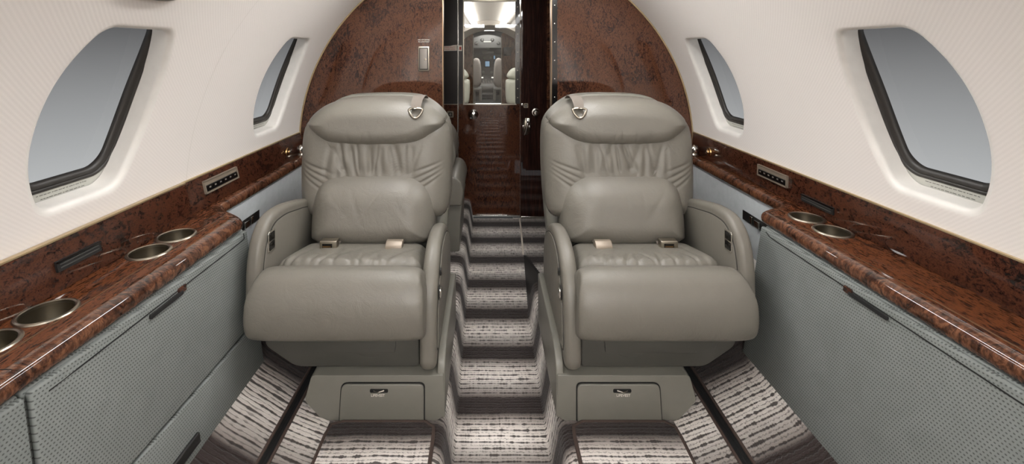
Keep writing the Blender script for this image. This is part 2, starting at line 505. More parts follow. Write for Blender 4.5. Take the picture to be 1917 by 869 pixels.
def lining_cell(name, side, y0, y1, yc, label):
    th0, th1 = R_(3.2), R_(50)
    N = len(WO)
    outer = []
    ul, ur, vb, vt = y0-yc, y1-yc, (th0-TH0)*RF, (th1-TH0)*RF
    base = oval_pts(OPEN, 0.017)
    for p in base:
        d = p.normalized()
        t = min((ur/d.x if d.x > 1e-6 else ul/d.x if d.x < -1e-6 else 1e9), (vt/d.y if d.y > 1e-6 else vb/d.y if d.y < -1e-6 else 1e9))
        outer.append(d*t)
    for cxy in ((ul, vb), (ur, vb), (ur, vt), (ul, vt)):       # snap to the true corners
        cc = Vector(cxy)
        k = min(range(N), key=lambda i: (outer[i].normalized()-cc.normalized()).length)
        outer[k] = cc
    loops = []
    for t in (0, 0.12, 0.3, 0.5, 0.7, 0.88, 1.0):
        loops.append([wpt(side, yc, outer[i].lerp(base[i], t), RF) for i in range(N)])
    nb = len(loops)-1
    for o, dr in ((0.013, .0004), (0.009, .0016), (0.0055, .0036), (0.0028, .0064), (0.001, .010), (0.0002, .014), (0.0, .019), (-0.001, .032), (-0.002, .0455)):
        loops.append([wpt(side, yc, p, RF+dr) for p in oval_pts(OPEN, o)])
    verts = [v for l in loops for v in l]
    bm = bmesh.new(); vs = [bm.verts.new(v) for v in verts]
    for k in range(len(loops)-1):
        for i in range(N):
            j = (i+1) % N
            f = bm.faces.new((vs[k*N+i], vs[(k+1)*N+i], vs[(k+1)*N+j], vs[k*N+j]))
            f.material_index = 1 if k >= nb+1 else 0
    bmesh.ops.recalc_face_normals(bm, faces=bm.faces[:])
    me = bpy.data.meshes.new(name); bm.to_mesh(me); bm.free()
    ob = link(name, me, [M['lining'], M['reveal']], None, org=(cyl(side, yc, TH0, RF)), angle=60)
    struct(ob, label)
    return ob
def window(n, side, yc, label):
    N = len(WO)
    w = struct_empty('window_%d' % n, wpt(side, yc, Vector((0, 0)), RF+.04), label)
    def ring(name, loops2, mat, par, closed=False):
        loops = [[wpt(side, yc, p, r) for p in pts] for pts, r in loops2]
        verts = [v for l in loops for v in l]; faces = []
        for k in range(len(loops)-(0 if closed else 1)):
            for i in range(N):
                j = (i+1) % N; kk = (k+1) % len(loops)
                faces.append((k*N+i, kk*N+i, kk*N+j, k*N+j))
        return raw(name, verts, faces, mat, par, angle=40)
    big = (0.16, 0.232, R_(19.6))
    def bm_(t): return [Vector(a).lerp(Vector(b), t) for a, b in zip(oval_pts(big), oval_pts(GOUT))]
    ring('retainer', [(bm_(0), RF+.052), (bm_(0), RF+.0462), (bm_(0.35), RF+.0462), (bm_(0.38), RF+.0474), (bm_(0.66), RF+.0474), (bm_(0.69), RF+.0466), (bm_(1.0), RF+.0470), (bm_(1.0), RF+.056)], M['retainer'], w)
    G = lambda t: oval_pts(mixo(t))
    ring('gasket', [(G(0.0), RF+.058), (G(0.0), RF+.047), (G(0.08), RF+.0448), (G(0.25), RF+.0442), (G(0.36), RF+.0455), (G(0.40), RF+.0475), (G(0.48), RF+.0462), (G(0.75), RF+.0475), (G(0.95), RF+.051), (G(1.0), RF+.055), (G(1.02), RF+.060)], M['gasket'], w)
    # curved pane
    c0 = Vector((0, (GIN[2]-TH0)*RF))
    verts = [wpt(side, yc, c0, RF+.0555)]; faces = []
    P = G(0.97)
    K = 6
    for k in range(1, K+1):
        verts += [wpt(side, yc, c0.lerp(p, k/K), RF+.0555) for p in P]
    for i in range(N): faces.append((0, 1+i, 1+(i+1) % N))
    for k in range(K-1):
        for i in range(N):
            j = (i+1) % N
            faces.append((1+k*N+i, 1+(k+1)*N+i, 1+(k+1)*N+j, 1+k*N+j))
    raw('pane', verts, faces, M['pane'], w)
    # two lines of tiny worn print along the lower retainer
    bm = bmesh.new()
    rnd = random.Random(n)
    for row, t in ((0, 0.90), (1, 0.76)):
        low = sorted([p for p in bm_(t) if p.y < -0.12 and abs(p.x) < 0.062], key=lambda p: p.x)
        if len(low) < 3: continue
        def at(xx):
            for a, b in zip(low, low[1:]):
                if a.x <= xx <= b.x: return a.lerp(b, (xx-a.x)/max(b.x-a.x, 1e-9))
            return low[-1]
        x = low[0].x+0.012*row
        while x < low[-1].x-0.012*row:
            ln = rnd.uniform(0.003, 0.009)
            a, b = at(x), at(min(x+ln, low[-1].x)); dv = Vector((0, 0.0016))
            if (b-a).length > 0.0015:
                bm.faces.new([bm.verts.new(wpt(side, yc, p, RF+.0462)) for p in (a, b, b+dv, a+dv)])
            x += ln+rnd.uniform(0.0012, 0.003)
    if len(bm.faces): bm_obj('print', bm, M['grey_ink'], w, smooth=False)
    else: bm.free()
    return w

WY = (0.970, 1.782)
SEAM = 1.31
lc = {}
for side, sn, k0 in ((-1, 'left', 0), (1, 'right', 2)):
    lining_cell('wall_%s' % sn, side, 0.62, SEAM-0.0007, WY[0], 'cream woven side wall lining round the near %s window' % sn)
    lining_cell('wall_%s' % sn, side, SEAM+0.0007, 2.10, WY[1], 'cream woven side wall lining round the far %s window' % sn)
    window(k0+1, side, WY[0], 'near %s cabin window with black gasket' % sn)
    window(k0+2, side, WY[1], 'far %s cabin window with black gasket' % sn)
    # lining behind the camera's shoulder
    def grid(name, ths, ys, r, mat, lab):
        verts = [cyl(side, y, t, r) for y in ys for t in ths]; n = len(ths); faces = []
        for a in range(len(ys)-1):
            for b in range(n-1): faces.append((a*n+b, a*n+b+1, (a+1)*n+b+1, (a+1)*n+b))
        return struct(raw(name, verts, faces, mat, None), lab)
    grid('wall_%s' % sn, [R_(3.2+46.8*k/20) for k in range(21)], [-1.6, -0.5, 0.62], RF, M['lining'], 'cream woven %s side wall lining beside the camera' % sn)
    # lower skin down to the floor, behind the cabinets
    grid('wall_%s' % sn, [R_(3.2-60*k/20) for k in range(21)], [-1.6, 0, 2.1], RF+0.003, M['lining'], '%s lower side wall behind the cabinets' % sn)
# shallow dark backing behind the lining seam
for side, sn in ((-1, 'left'), (1, 'right')):
    ths = [R_(3.2+46.8*k/20) for k in range(21)]
    verts = [cyl(side, y, t, RF+.0012) for y in (SEAM-.006, SEAM+.006) for t in ths]; n = 21
    faces = [(b, b+1, n+b+1, n+b) for b in range(n-1)]
    struct(raw('trim_%s' % ('1' if side < 0 else '2'), verts, faces, M['lining' if side > 0 else 'ceiling'], None), '%s wall lining seam backing strip' % sn)
# ceiling
ths = [R_(50+80*k/28) for k in range(29)]
verts = [(CX+RF*math.cos(t), y, CZ+RF*math.sin(t)) for y in (-1.6, 0.3, 2.1) for t in ths]; n = 29
faces = [(a*n+b, a*n+b+1, (a+1)*n+b+1, (a+1)*n+b) for a in range(2) for b in range(n-1)]
struct(raw('ceiling', verts, faces, M['ceiling'], None), 'curved pale cabin ceiling')
# aft closing wall behind the camera
cp = [(CX+(RF+.004)*math.cos(2*math.pi*k/64), CZ+(RF+.004)*math.sin(2*math.pi*k/64)) for k in range(64)]
struct(prism_obj('wall_back', cp, 'y', -1.64, -1.60, M['ceiling']), 'pale closing wall behind the camera')

# ceiling light fixtures (slim cove strips, out of the frame)
for xo, nm in ((-0.34, 'left'), (0.34, 'right')):
    zt = CZ+math.sqrt(RF**2-xo**2)
    for y0, y1, mt, wh in ((0.98, 1.84, 'lamp', 'over the seat'), (-0.55, 0.94, 'lamp_low', 'over the camera')):
        L = thing('ceiling_light', (CX+xo, (y0+y1)/2, zt-0.03), 'long slim cabin ceiling strip light %s, %s side' % (wh, nm), 'light', 'cabin ceiling strip lights')
        box('housing', CX+xo-.05, CX+xo+.05, y0-.02, y1+.02, zt-.024, zt-.002, M['ceiling'], L, 0.004)
        box('diffuser', CX+xo-.04, CX+xo+.04, y0, y1, zt-.031, zt-.0245, M[mt], L, 0.002)
    L = thing('ceiling_light', (CX+xo*.7, -1.05, 1.50), 'broad fill light added on the ceiling behind the camera, %s side' % nm, 'light', 'added fill lights behind the camera')  # invented panel, added to brighten the fronts that face the camera
    zt = 1.50
    box('housing', CX+xo*.7-.17, CX+xo*.7+.17, -1.42, -0.68, zt-.012, zt+.02, M['ceiling'], L, 0.004)
    box('diffuser', CX+xo*.7-.15, CX+xo*.7+.15, -1.40, -0.70, zt-.02, zt-.0125, M['fill_aft'], L, 0.002)

# small oval reading lamp housing above the near left window
def oval(side, yc, th, a, b, label):
    t = thing('reading_lamp', cyl(side, yc, th, RF), label, 'lamp')
    verts = []; faces = []; N = 48
    specs = [(1.0, -0.0), (0.97, -0.006), (0.85, -0.011), (0.5, -0.013), (0.0001, -0.0135)]
    for s, dr in specs:
        for k in range(N):
            q = 2*math.pi*k/N
            ce, se = math.cos(q), math.sin(q)
            u = a*s*math.copysign(abs(ce)**0.7, ce); v = b*s*math.copysign(abs(se)**0.7, se)
            verts.append(cyl(side, yc+u, th+v/RF, RF+dr))
    for k in range(len(specs)-1):
        for i in range(N):
            j = (i+1) % N; faces.append((k*N+i, (k+1)*N+i, (k+1)*N+j, k*N+j))
    raw('housing', verts, faces, M['plate_grey'], t)
oval(-1, 0.925, R_(38.4), 0.08, 0.03, 'grey oval lamp housing on the wall above the near left window')

# ------------------------------------------------------------------ floor
LP = [(-0.78, 0.34), (-0.617, 0.215), (-0.524, 0.158), (-0.519, 0.144), (-0.509, 0.144), (-0.505, 0.151), (-0.417, 0.117)]
LP2 = [(-0.150, 0.117), (-0.128, 0.115), (-0.116, 0.107), (-0.109, 0.094), (-0.093, 0.006), (-0.088, 0.0)]
RP2 = [(0.168, 0.0), (0.173, 0.006), (0.189, 0.094), (0.196, 0.107), (0.208, 0.115), (0.230, 0.117)]
RP = [(0.495, 0.117), (0.585, 0.151), (0.590, 0.144), (0.602, 0.144), (0.607, 0.158), (0.725, 0.215), (0.87, 0.34)]
def floor_strip(name, prof, y0, y1, mats, label, gap=None, step=0.2):
    ys = [y0+(y1-y0)*k/max(1, int((y1-y0)/step)) for k in range(int((y1-y0)/step)+1)]
    n = len(prof)
    verts = [(p[0], y, p[1]) for y in ys for p in prof]
    faces = [(a*n+b, a*n+b+1, (a+1)*n+b+1, (a+1)*n+b) for a in range(len(ys)-1) for b in range(n-1)]
    ob = raw(name, verts, faces, mats, None, org=(0, 0, 0), angle=60)
    if gap:
        for p in ob.data.polygons:
            if gap[0] < p.center.x < gap[1] and p.center.z < 0.1575: p.material_index = 1
    return struct(ob, label)
floor_strip('floor', LP, -1.6, 2.1, [M['carpet_side'], M['gap']], 'striped carpet sloping up to the left cabinets', (-0.5245, -0.5045))
floor_strip('floor', [LP[-1]]+LP2, -1.6, 2.98, [M['carpet']], 'striped carpet platform and step left of the aisle')
floor_strip('floor', [LP2[-1], RP2[0]], -1.6, 2.98, [M['carpet']], 'striped carpet of the dropped aisle')
floor_strip('floor', RP2+[RP[0]], -1.6, 1.93, [M['carpet']], 'striped carpet platform and step right of the aisle')
floor_strip('floor', RP, -1.6, 2.1, [M['carpet_side'], M['gap']], 'striped carpet sloping up to the right cabinets', (0.5845, 0.6075))
# lower carpeted floor right of the aisle beyond the platform, with a black side panel at the platform end
struct(raw('floor', [(0.168, 1.93, 0.0005), (0.75, 1.93, 0.0005), (0.75, 2.99, 0.0005), (0.168, 2.99, 0.0005)], [(0, 1, 2, 3)], M['carpet'], None), 'striped carpet of the lobby right of the aisle')
P3 = [(0.172, 1.905, 0.001), (0.196, 2.44, 0.001), (0.232, 1.955, 0.119), (0.215, 1.925, 0.116)]
N3 = Vector((0.014, 0.0, 0.0))
verts = [Vector(p) for p in P3]+[Vector(p)+N3 for p in P3]
struct(raw('trim_3', verts, [(0, 1, 2, 3), (7, 6, 5, 4), (0, 4, 5, 1), (1, 5, 6, 2), (2, 6, 7, 3), (3, 7, 4, 0)], M['black'], None, angle=20), 'black side panel at the end of the right platform')
struct(tube_obj('trim_10', [(0.194, 2.44, 0.004), (0.205, 2.72, 0.004), (0.212, 2.955, 0.004)], 0.005, M['placard']), 'pale binding along the carpet edge right of the aisle')
# brown carpet binding along both sloping seams
tag(tube_obj('carpet_binding', [(-0.526, -1.0+0.1*k, 0.158) for k in range(31)]+[], 0.004, M['binding']), 'brown bound edge of carpet along the left sloping seam, cabinet side', 'binding')
tag(tube_obj('carpet_binding', [(-0.503, -1.0+0.1*k, 0.150) for k in range(31)], 0.004, M['binding']), 'brown bound edge of carpet along the left sloping seam, seat side', 'binding')
tag(tube_obj('carpet_binding', [(0.609, -1.0+0.1*k, 0.158) for k in range(31)], 0.004, M['binding']), 'brown bound edge of carpet along the right sloping seam, cabinet side', 'binding')
tag(tube_obj('carpet_binding', [(0.583, -1.0+0.1*k, 0.150) for k in range(31)], 0.004, M['binding']), 'brown bound edge of carpet along the right sloping seam, seat side', 'binding')
# bound mats in front of the two seats
def mat(x0, x1, label, y1=1.195, y0=-0.4):
    t = thing('floor_mat', ((x0+x1)/2, (y0+y1)/2, 0.117), label, 'mat', 'bound carpet mats before the seats')
    poly = rp([(x0, y0), (x1, y0), (x1, y1), (x0, y1)], [0.01, 0.01, 0.03, 0.03], 5)
    prism_obj('carpet_pile', poly, 'z', 0.1172, 0.125, M['carpet_mat'], t, 0.003)
    tube_obj('bound_edge', [(p[0], p[1], 0.1215) for p in resample(poly, 120)], 0.0055, M['binding'], t, 8, True)
mat(-0.412, -0.137, 'striped carpet mat with brown bound edge before the left seat')
mat(0.222, 0.490, 'striped carpet mat with brown bound edge before the right seat')

# ------------------------------------------------------------------ bulkhead, arch trim
YB = 2.10
def arch_part(x0, x1, z0):
    """part of the fuselage cross section between x0 and x1 above z0"""
    pts = []
    r = RF-0.0015
    def zc(x): return CZ+math.sqrt(max(0, r*r-(x-CX)**2))
    if x0 is None:      # left side up to x1
        thA = math.pi-math.asin((z0-CZ)/r)*-1 if False else math.pi+math.asin((CZ-z0)/r)
        thB = math.acos((x1-CX)/r)
        N = 60
        pts = [(CX+r*math.cos(thA+(thB-thA)*k/N), CZ+r*math.sin(thA+(thB-thA)*k/N)) for k in range(N+1)]
        pts += [(x1, z0)]
    else:
        thA = math.acos((x0-CX)/r); thB = -math.asin((CZ-z0)/r)
        N = 60
        pts = [(CX+r*math.cos(thA+(thB-thA)*k/N), CZ+r*math.sin(thA+(thB-thA)*k/N)) for k in range(N+1)]
        pts += [(x0, z0)]
    return pts
struct(prism_obj('wall_front', arch_part(None, -0.207, 0.1), 'y', YB, YB+0.035, M['burl_bulk'], angle=30), 'glossy burl wood bulkhead behind the left seat')
struct(prism_obj('wall_front', arch_part(0.324, None, 0.1), 'y', YB, YB+0.035, M['burl_bulk'], angle=30), 'glossy burl wood bulkhead behind the right seat')
# thin gold edge along the arch
N = 90
pa = [(CX+(RF-0.004)*math.cos(math.pi*(1.02-1.04*k/N)), YB-0.004, CZ+(RF-0.004)*math.sin(math.pi*(1.02-1.04*k/N))) for k in range(N+1)]
struct(tube_obj('trim_4', pa, 0.0035, M['edge_trim']), 'thin gold edge trim round the bulkhead arch')
# door surround edges
struct(box('trim_5', -0.207, -0.2040, YB-0.002, YB+0.04, 0.117, 1.545, M['inlay']), 'narrow metal edge of the left bulkhead at the doorway')
t = struct(box('trim_6', 0.2990, 0.3240, YB-0.002, YB+0.05, 0.117, 1.53, M['black_gloss']), 'black door track edge at the right bulkhead')
bm = bmesh.new()
for k in range(9): lathe(bm, [(0.0, -0.004), (0.0025, -0.003), (0.003, 0)], (0.3115, YB-0.0022, 0.80+0.085*k), (0, 1, 0), 10)
bm_obj('screws', bm, M['chrome'], t)
struct(box('trim_7', 0.2970, 0.2990, YB-0.003, YB+0.05, 0.117, 1.53, M['inlay']), 'thin metal strip beside the black door track')

# switch plate and tiny notice on the left bulkhead
sp = thing('switch_plate', (-0.292, YB, 1.005), 'grey rectangular latch plate with round button on the left bulkhead', 'latch')
prism_obj('bezel', rp(rect(-0.3185, -0.2665, 1.005, 1.120), 0.006, 4), 'y', YB-0.007, YB, M['nickel'], sp, 0.002)
prism_obj('recess', rp(rect(-0.3130, -0.2725, 1.012, 1.114), 0.003, 3), 'y', YB-0.0078, YB-0.0068, M['black'], sp)
prism_obj('paddle', rp(rect(-0.3095, -0.2765, 1.016, 1.110), 0.002, 3), 'y', YB-0.0105, YB-0.0079, M['plate_grey'], sp, 0.001)
lathe_obj('button', [(0, -0.003), (0.004, -0.0025), (0.005, 0)], (-0.284, YB-0.0105, 1.060), (0, 1, 0), M['nickel'], sp, 20)
nt = thing('notice_label', (-0.293, YB, 1.138), 'tiny two-line white lettering on wood above the grey latch plate', 'sign')
text_obj('lettering', 'NO SMOKING', 0.0085, (-0.293, YB-0.001, 1.150), (1, 0, 0), (0, 0, 1), M['white_ink'], nt)
text_obj('lettering', 'IN LAVATORY', 0.0080, (-0.293, YB-0.001, 1.141), (1, 0, 0), (0, 0, 1), M['white_ink'], nt)

# ------------------------------------------------------------------ vestibule behind the bulkhead and the glazed door
YD = 3.0
cp2 = [(CX+RF*math.cos(R_(-50+280*k/48)), CZ+RF*math.sin(R_(-50+280*k/48))) for k in range(49)]
verts = [(p[0], y, p[1]) for y in (YB+.036, YD+0.05) for p in cp2]; n = 49
struct(raw('wall_left', verts, [(b, b+1, n+b+1, n+b) for b in range(n-1)], M['door_wood'], None), 'wood lining of the lobby behind the bulkhead')
L = thing('ceiling_light', (CX-0.02, 2.5, 1.53), 'small round fill light added to the lobby ceiling before the door', 'light')  # made-up light, added so the lobby isn't dark
lathe_obj('housing', [(0.0, 0.02), (0.07, 0.02), (0.075, 0.008), (0.06, 0.004), (0.0, 0.004)], (CX-0.02, 2.5, 1.535), (0, 0, 1), M['nickel'], L)
lathe_obj('diffuser', [(0, 0), (0.045, 0), (0.055, 0.004), (0.0, 0.0041)], (CX-0.02, 2.5, 1.534), (0, 0, 1), M['fill_lobby'], L)
# door
D = struct_empty('door_1', (0.01, YD, 0.0), 'walnut door with tall glass pane at the end of the aisle')
x0, x1, px0, px1, pz0, pz1 = -0.190, 0.216, -0.153, 0.187, 0.748, 1.427
ztop = 1.56
def door_body(bm):
    yA, yB_ = YD, YD+0.035
    for a, b, c, d in ((x0, x1, 0.008, pz0), (x0, px0, pz0, pz1), (px1, x1, pz0, pz1), (x0, x1, pz1, ztop)):
        prism(bm, rect(a, b, c, d), 'y', yA, yB_)
bm = bmesh.new(); door_body(bm)
db = bm_obj('door_panel', bm, [M['door_wood'], M['dark_panel']], D, angle=30)
for p in db.data.polygons:
    if p.center.z+ORG[D].z > pz0+0.005: p.material_index = 1
box('pane', px0-.004, px1+.004, YD+0.014, YD+0.02, pz0-.004, pz1+.004, M['door_glass'], D)  # clear pane in place of a mirror, its reflected view modelled beyond
fr = bmesh.new()
prism(fr, rect(px0-.006, px1+.006, pz0-.006, pz0), 'y', YD-.004, YD+.012)
prism(fr, rect(px0-.006, px1+.006, pz1, pz1+.006), 'y', YD-.004, YD+.012)
prism(fr, rect(px0-.006, px0, pz0, pz1), 'y', YD-.004, YD+.012)
bm_obj('pane_frame', fr, M['nickel'], D)
bm = bmesh.new()
for k in range(11):
    lathe(bm, [(0.0, -0.003), (0.003, -0.002), (0.0035, 0)], (px1+0.014, YD-0.001, 0.79+0.06*k), (0, 1, 0), 10)
bm_obj('rivets', bm, M['nickel'], D)
box('edge_strip', x0-.0045, x0+.0015, YD-.008, YD+.03, 0.008, ztop, M['chrome'], D)
box('threshold', x0, x1, YD-.012, YD, 0.008, 0.018, M['chrome'], D, 0.002)
lathe_obj('knob', [(0, -0.036), (0.018, -0.034), (0.026, -0.028), (0.028, -0.02), (0.024, -0.013), (0.033, -0.008), (0.035, 0)], (-0.092, YD, 0.68), (0, 1, 0), M['chrome'], D, 36)
# fixed panel left of the door
sp = struct_empty('trim_8', (-0.35, YD, 0), 'fixed wall panel left of the door, dark above and walnut below')
box('lower_panel', -0.86, x0-.006, YD-.002, YD+.03, 0.0, pz0-.004, M['door_wood'], sp)
box('upper_panel', -0.86, x0-.006, YD-.002, YD+.03, pz0, 1.30, M['dark_panel'], sp)
box('upper_fill', -0.72, x0-.006, YD-.002, YD+.03, 1.30, 1.50, M['dark_panel'], sp)
box('joint_strip', -0.6, x0-.006, YD-.006, YD, pz0-.004, pz0, M['nickel'], sp)
struct(box('trim_9', x1+.001, 0.86, YD-.002, YD+.03, 0.0, 1.30, M['door_wood']), 'wall panel behind the folded door')
# placard across the dark panel and the door stile
pl = thing('placard', (-0.232, YD, 1.085), 'cream placard with red print on the dark panel left of the door glass', 'sign')
prism_obj('plate', [(-0.288, 1.098), (-0.288, 1.130), (-0.243, 1.132), (-0.225, 1.137), (-0.1995, 1.139), (-0.1995, 1.100)], 'y', YD-.0045, YD-.0022, M['placard'], pl)
text_obj('lettering', 'EMERGENCY', 0.0125, (-0.247, YD-.005, 1.122), (1, 0, 0), (0, 0, 1), M['red_ink'], pl)
text_obj('lettering', 'DOOR OPEN', 0.0125, (-0.247, YD-.005, 1.109), (1, 0, 0), (0, 0, 1), M['red_ink'], pl)
pl = thing('placard', (-0.172, YD, 1.09), 'small cream label on the door stile beside the glass', 'sign')
box('plate', -0.187, -0.166, YD-.0022, YD-.0002, 1.098, 1.136, M['placard'], pl)
box('print_patch', -0.183, -0.171, YD-.0027, YD-.0021, 1.106, 1.126, M['red_ink'], pl)
# latches
def latch(x, y, z, nx, ny, s, label):
    """square latch button: normal (nx, ny)"""
    t = thing('latch', (x, y, z), label, 'latch')
    nrm = Vector((nx, ny, 0)).normalized(); ex = Vector((-nrm.y, nrm.x, 0)); ez = Vector((0, 0, 1))
    def plate(name, a, h0, h1, mat):
        bm = bmesh.new(); prism(bm, rp(rect(-a, a, -a, a), a*0.25, 3), 'z', h0, h1)
        m = Matrix((ex, ez, nrm)).transposed().to_4x4(); m.translation = Vector((x, y, z))
        bmesh.ops.transform(bm, matrix=m, verts=bm.verts[:]); bm_obj(name, bm, mat, t)
    plate('plate', s, 0, 0.004, M['nickel']); plate('recess', s*0.6, 0.004, 0.0046, M['black']); plate('button', s*0.36, 0.0046, 0.007, M['chrome'])
latch(-0.243, YD-0.002, 0.680, 0, -1, 0.021, 'square chrome latch on the walnut panel left of the door')

# second door leaf right of the door, a hand's breadth nearer
YL = 2.965
D2 = struct_empty('door_2', (0.31, YL, 0.0), 'glossy walnut door leaf with chrome handle right of the glazed door')
box('leaf', 0.2205, 0.388, YL, YL+.028, 0.020, 0.744, M['leaf_wood'], D2, angle=30)
box('upper_leaf', 0.2205, 0.388, YL, YL+.028, 0.746, 1.48, M['leaf_wood'], D2, angle=30)
box('leaf_edge', 0.3885, 0.424, YL-.004, YL+.030, 0.020, 1.46, M['burl_edge'], D2)
box('threshold', 0.2205, 0.424, YL-.006, YL+.02, 0.004, 0.0195, M['chrome'], D2, 0.002)
lathe_obj('knob', [(0, -0.046), (0.014, -0.044), (0.021, -0.036), (0.022, -0.028), (0.012, -0.02), (0.012, -0.008), (0.026, -0.006), (0.029, 0)], (0.318, YL, 0.698), (0, 1, 0), M['chrome'], D2, 30)
bm = bmesh.new()
lathe(bm, [(0, -0.012), (0.020, -0.010), (0.026, -0.004), (0.028, 0)], (0, 0, 0), (0, 1, 0), 32)
bmesh.ops.scale(bm, vec=(1.0, 1.0, 2.0), verts=bm.verts[:]); bmesh.ops.translate(bm, vec=(0.256, YL, 0.606), verts=bm.verts[:])
hh = bm_obj('handle_plate', bm, M['nickel'], D2)
tube_obj('handle_lever', [(0.268, YL-.008, 0.655), (0.262, YL-.030, 0.630), (0.256, YL-.034, 0.606), (0.250, YL-.030, 0.580), (0.244, YL-.010, 0.555)], 0.0085, M['chrome'], hh, 12)
for sx in (-1, 1): lathe_obj('handle_boss', [(0, -.022), (0.008, -.020), (0.010, 0)], (0.256+sx*.02, YL-.004, 0.608), (0, 1, 0), M['chrome'], hh, 16)
latch(0.253, YL, 0.742, 0, -1, 0.0145, 'small square chrome latch above the handle on the right door leaf')
tag(lathe_obj('door_stop', [(0, -.02), (0.008, -.018), (0.010, -.006), (0.006, 0)], (0.2285, YL, 0.750), (0, 1, 0), M['chrome'], None, 16), 'tiny chrome door stop beside the small square latch', 'door stop')

# low upholstered seat in the lobby, behind the left seat
lb = thing('lobby_seat', (-0.22, 2.42, 0.117), 'low grey upholstered seat beyond the bulkhead, behind the left seat', 'seat')
prism_obj('base', rp([(-0.46, 0.117), (-0.135, 0.117), (-0.13, 0.30), (-0.122, 0.345), (-0.46, 0.345)], 0.01), 'y', 2.22, 2.60, M['shell'], lb, 0.012)
prism_obj('cushion', rp([(-0.46, 0.347), (-0.125, 0.347), (-0.112, 0.43), (-0.142, 0.485), (-0.46, 0.50)], [0.01, 0.01, 0.035, 0.05, 0.02], 6), 'y', 2.20, 2.62, M['leather_smooth'], lb, 0.02, 4)
prism_obj('back_cushion', rp([(-0.46, 0.502), (-0.172, 0.502), (-0.160, 0.56), (-0.172, 0.64), (-0.22, 0.70), (-0.46, 0.70)], [0.01, 0.02, 0.03, 0.05, 0.06, 0.02], 6), 'y', 2.34, 2.62, M['leather_smooth'], lb, 0.025, 4)

# ------------------------------------------------------------------ forward cabin and cockpit, a mirror reflection modelled beyond the door glass
YF0, YF1 = YD+0.06, 9.0
cp3 = [(CX+RF*math.cos(R_(-60+300*k/48)), CZ+RF*math.sin(R_(-60+300*k/48))) for k in range(49)]
verts = [(p[0], y, p[1]) for y in (YF0, YF1) for p in cp3]; n = 49
struct(raw('wall_right', verts, [(b, b+1, n+b+1, n+b) for b in range(n-1)], M['ceiling'], None), 'lining of the mirrored forward cabin modelled beyond the door glass')
struct(box('floor', -0.7, 0.8, YF0, 12.0, -0.03, -0.005, M['cock_dark']), 'dark floor of the mirrored forward cabin modelled beyond the door')
for xo, nm in ((-0.20, 'left'), (0.245, 'right')):
    L = thing('ceiling_light', (xo, 5, 1.53), 'bright %s ceiling strip of the mirrored forward cabin modelled beyond the door glass' % nm, 'light', 'forward cabin ceiling strips')
    box('diffuser', xo-.045, xo+.045, 3.2, 7.0, 1.512, 1.524, M['lamp_fwd'], L, 0.002)
# lowered ceiling step before the cockpit
pa = [(CX+0.75*math.cos(R_(15+150*k/24)), 0.80+0.70*math.sin(R_(15+150*k/24))) for k in range(25)]
tag(prism_obj('ceiling_step', pa[::-1]+[(CX+0.80*math.cos(R_(15+150*k/24)), 0.80+0.775*math.sin(R_(15+150*k/24))) for k in range(25)], 'y', 7.05, 8.9, M['ceiling']), 'arched grey ceiling step before the cockpit', 'ceiling panel')
# partitions
def partition(pts, label):
    t = thing('partition', (pts[0][0], YF1, 0), label, 'partition')
    prism_obj('panel', pts, 'y', YF1, YF1+0.05, M['partition_wood'], t, angle=30)
    return t
pL = partition([(-0.86, 0.0), (-0.275, 0.0), (-0.275, 1.42), (-0.32, 1.50), (-0.45, 1.40), (-0.7, 1.2), (-0.86, 0.8)], 'walnut partition on the left of the cockpit entrance')
tube_obj('edge_trim', [(-0.275, YF1-.01, 0.02), (-0.275, YF1-.01, 0.8), (-0.275, YF1-.01, 1.40)], 0.008, M['nickel'], pL)
pR = partition([(0.86, 0.0), (0.285, 0.0), (0.285, 1.42), (0.33, 1.50), (0.5, 1.40), (0.75, 1.2), (0.86, 0.8)], 'walnut partition on the right of the cockpit entrance')
tube_obj('edge_trim', [(0.285, YF1-.01, 0.02), (0.285, YF1-.01, 0.8), (0.285, YF1-.01, 1.40)], 0.008, M['nickel'], pR)
box('wall_monitor', 0.315, 0.48, YF1-.04, YF1-.002, 1.0, 1.17, M['black_gloss'], pR, 0.01)
# cabin seats in the forward cabin
def fwd_seat(xc, side, y, label):
    t = thing('passenger_armchair', (xc, y, 0.0), label, 'seat', 'pale seats of the forward cabin')
    def sf(u, z, h): return (xc+side*u, y-h, z)
    pillow('backrest', [(-0.24, 0.30), (0.215, 0.30), (0.235, 0.42), (0.24, 0.62), (0.225, 0.70), (-0.225, 0.70), (-0.24, 0.6)], 0.07, 0.06, sf, M['seat_forward'], t, 0.08, 60, 8)
    pillow('headrest', [(-0.225, 0.70), (0.0, 0.655), (0.225, 0.70), (0.215, 0.76), (0.16, 0.83), (0.10, 0.855), (-0.10, 0.855), (-0.18, 0.81)], 0.08, 0.06, sf, M['seat_forward'], t, 0.08, 60, 8)
    prism_obj('base', rp(rect(xc-.07, xc+.07, 0.0, 0.30), 0.03), 'y', y-.45, y+.1, M['seat_forward'], t, 0.02)
fwd_seat(-0.49, 1, 6.6, 'pale seat at the left edge of the door glass')
fwd_seat(0.505, -1, 6.6, 'pale seat at the right edge of the door glass')
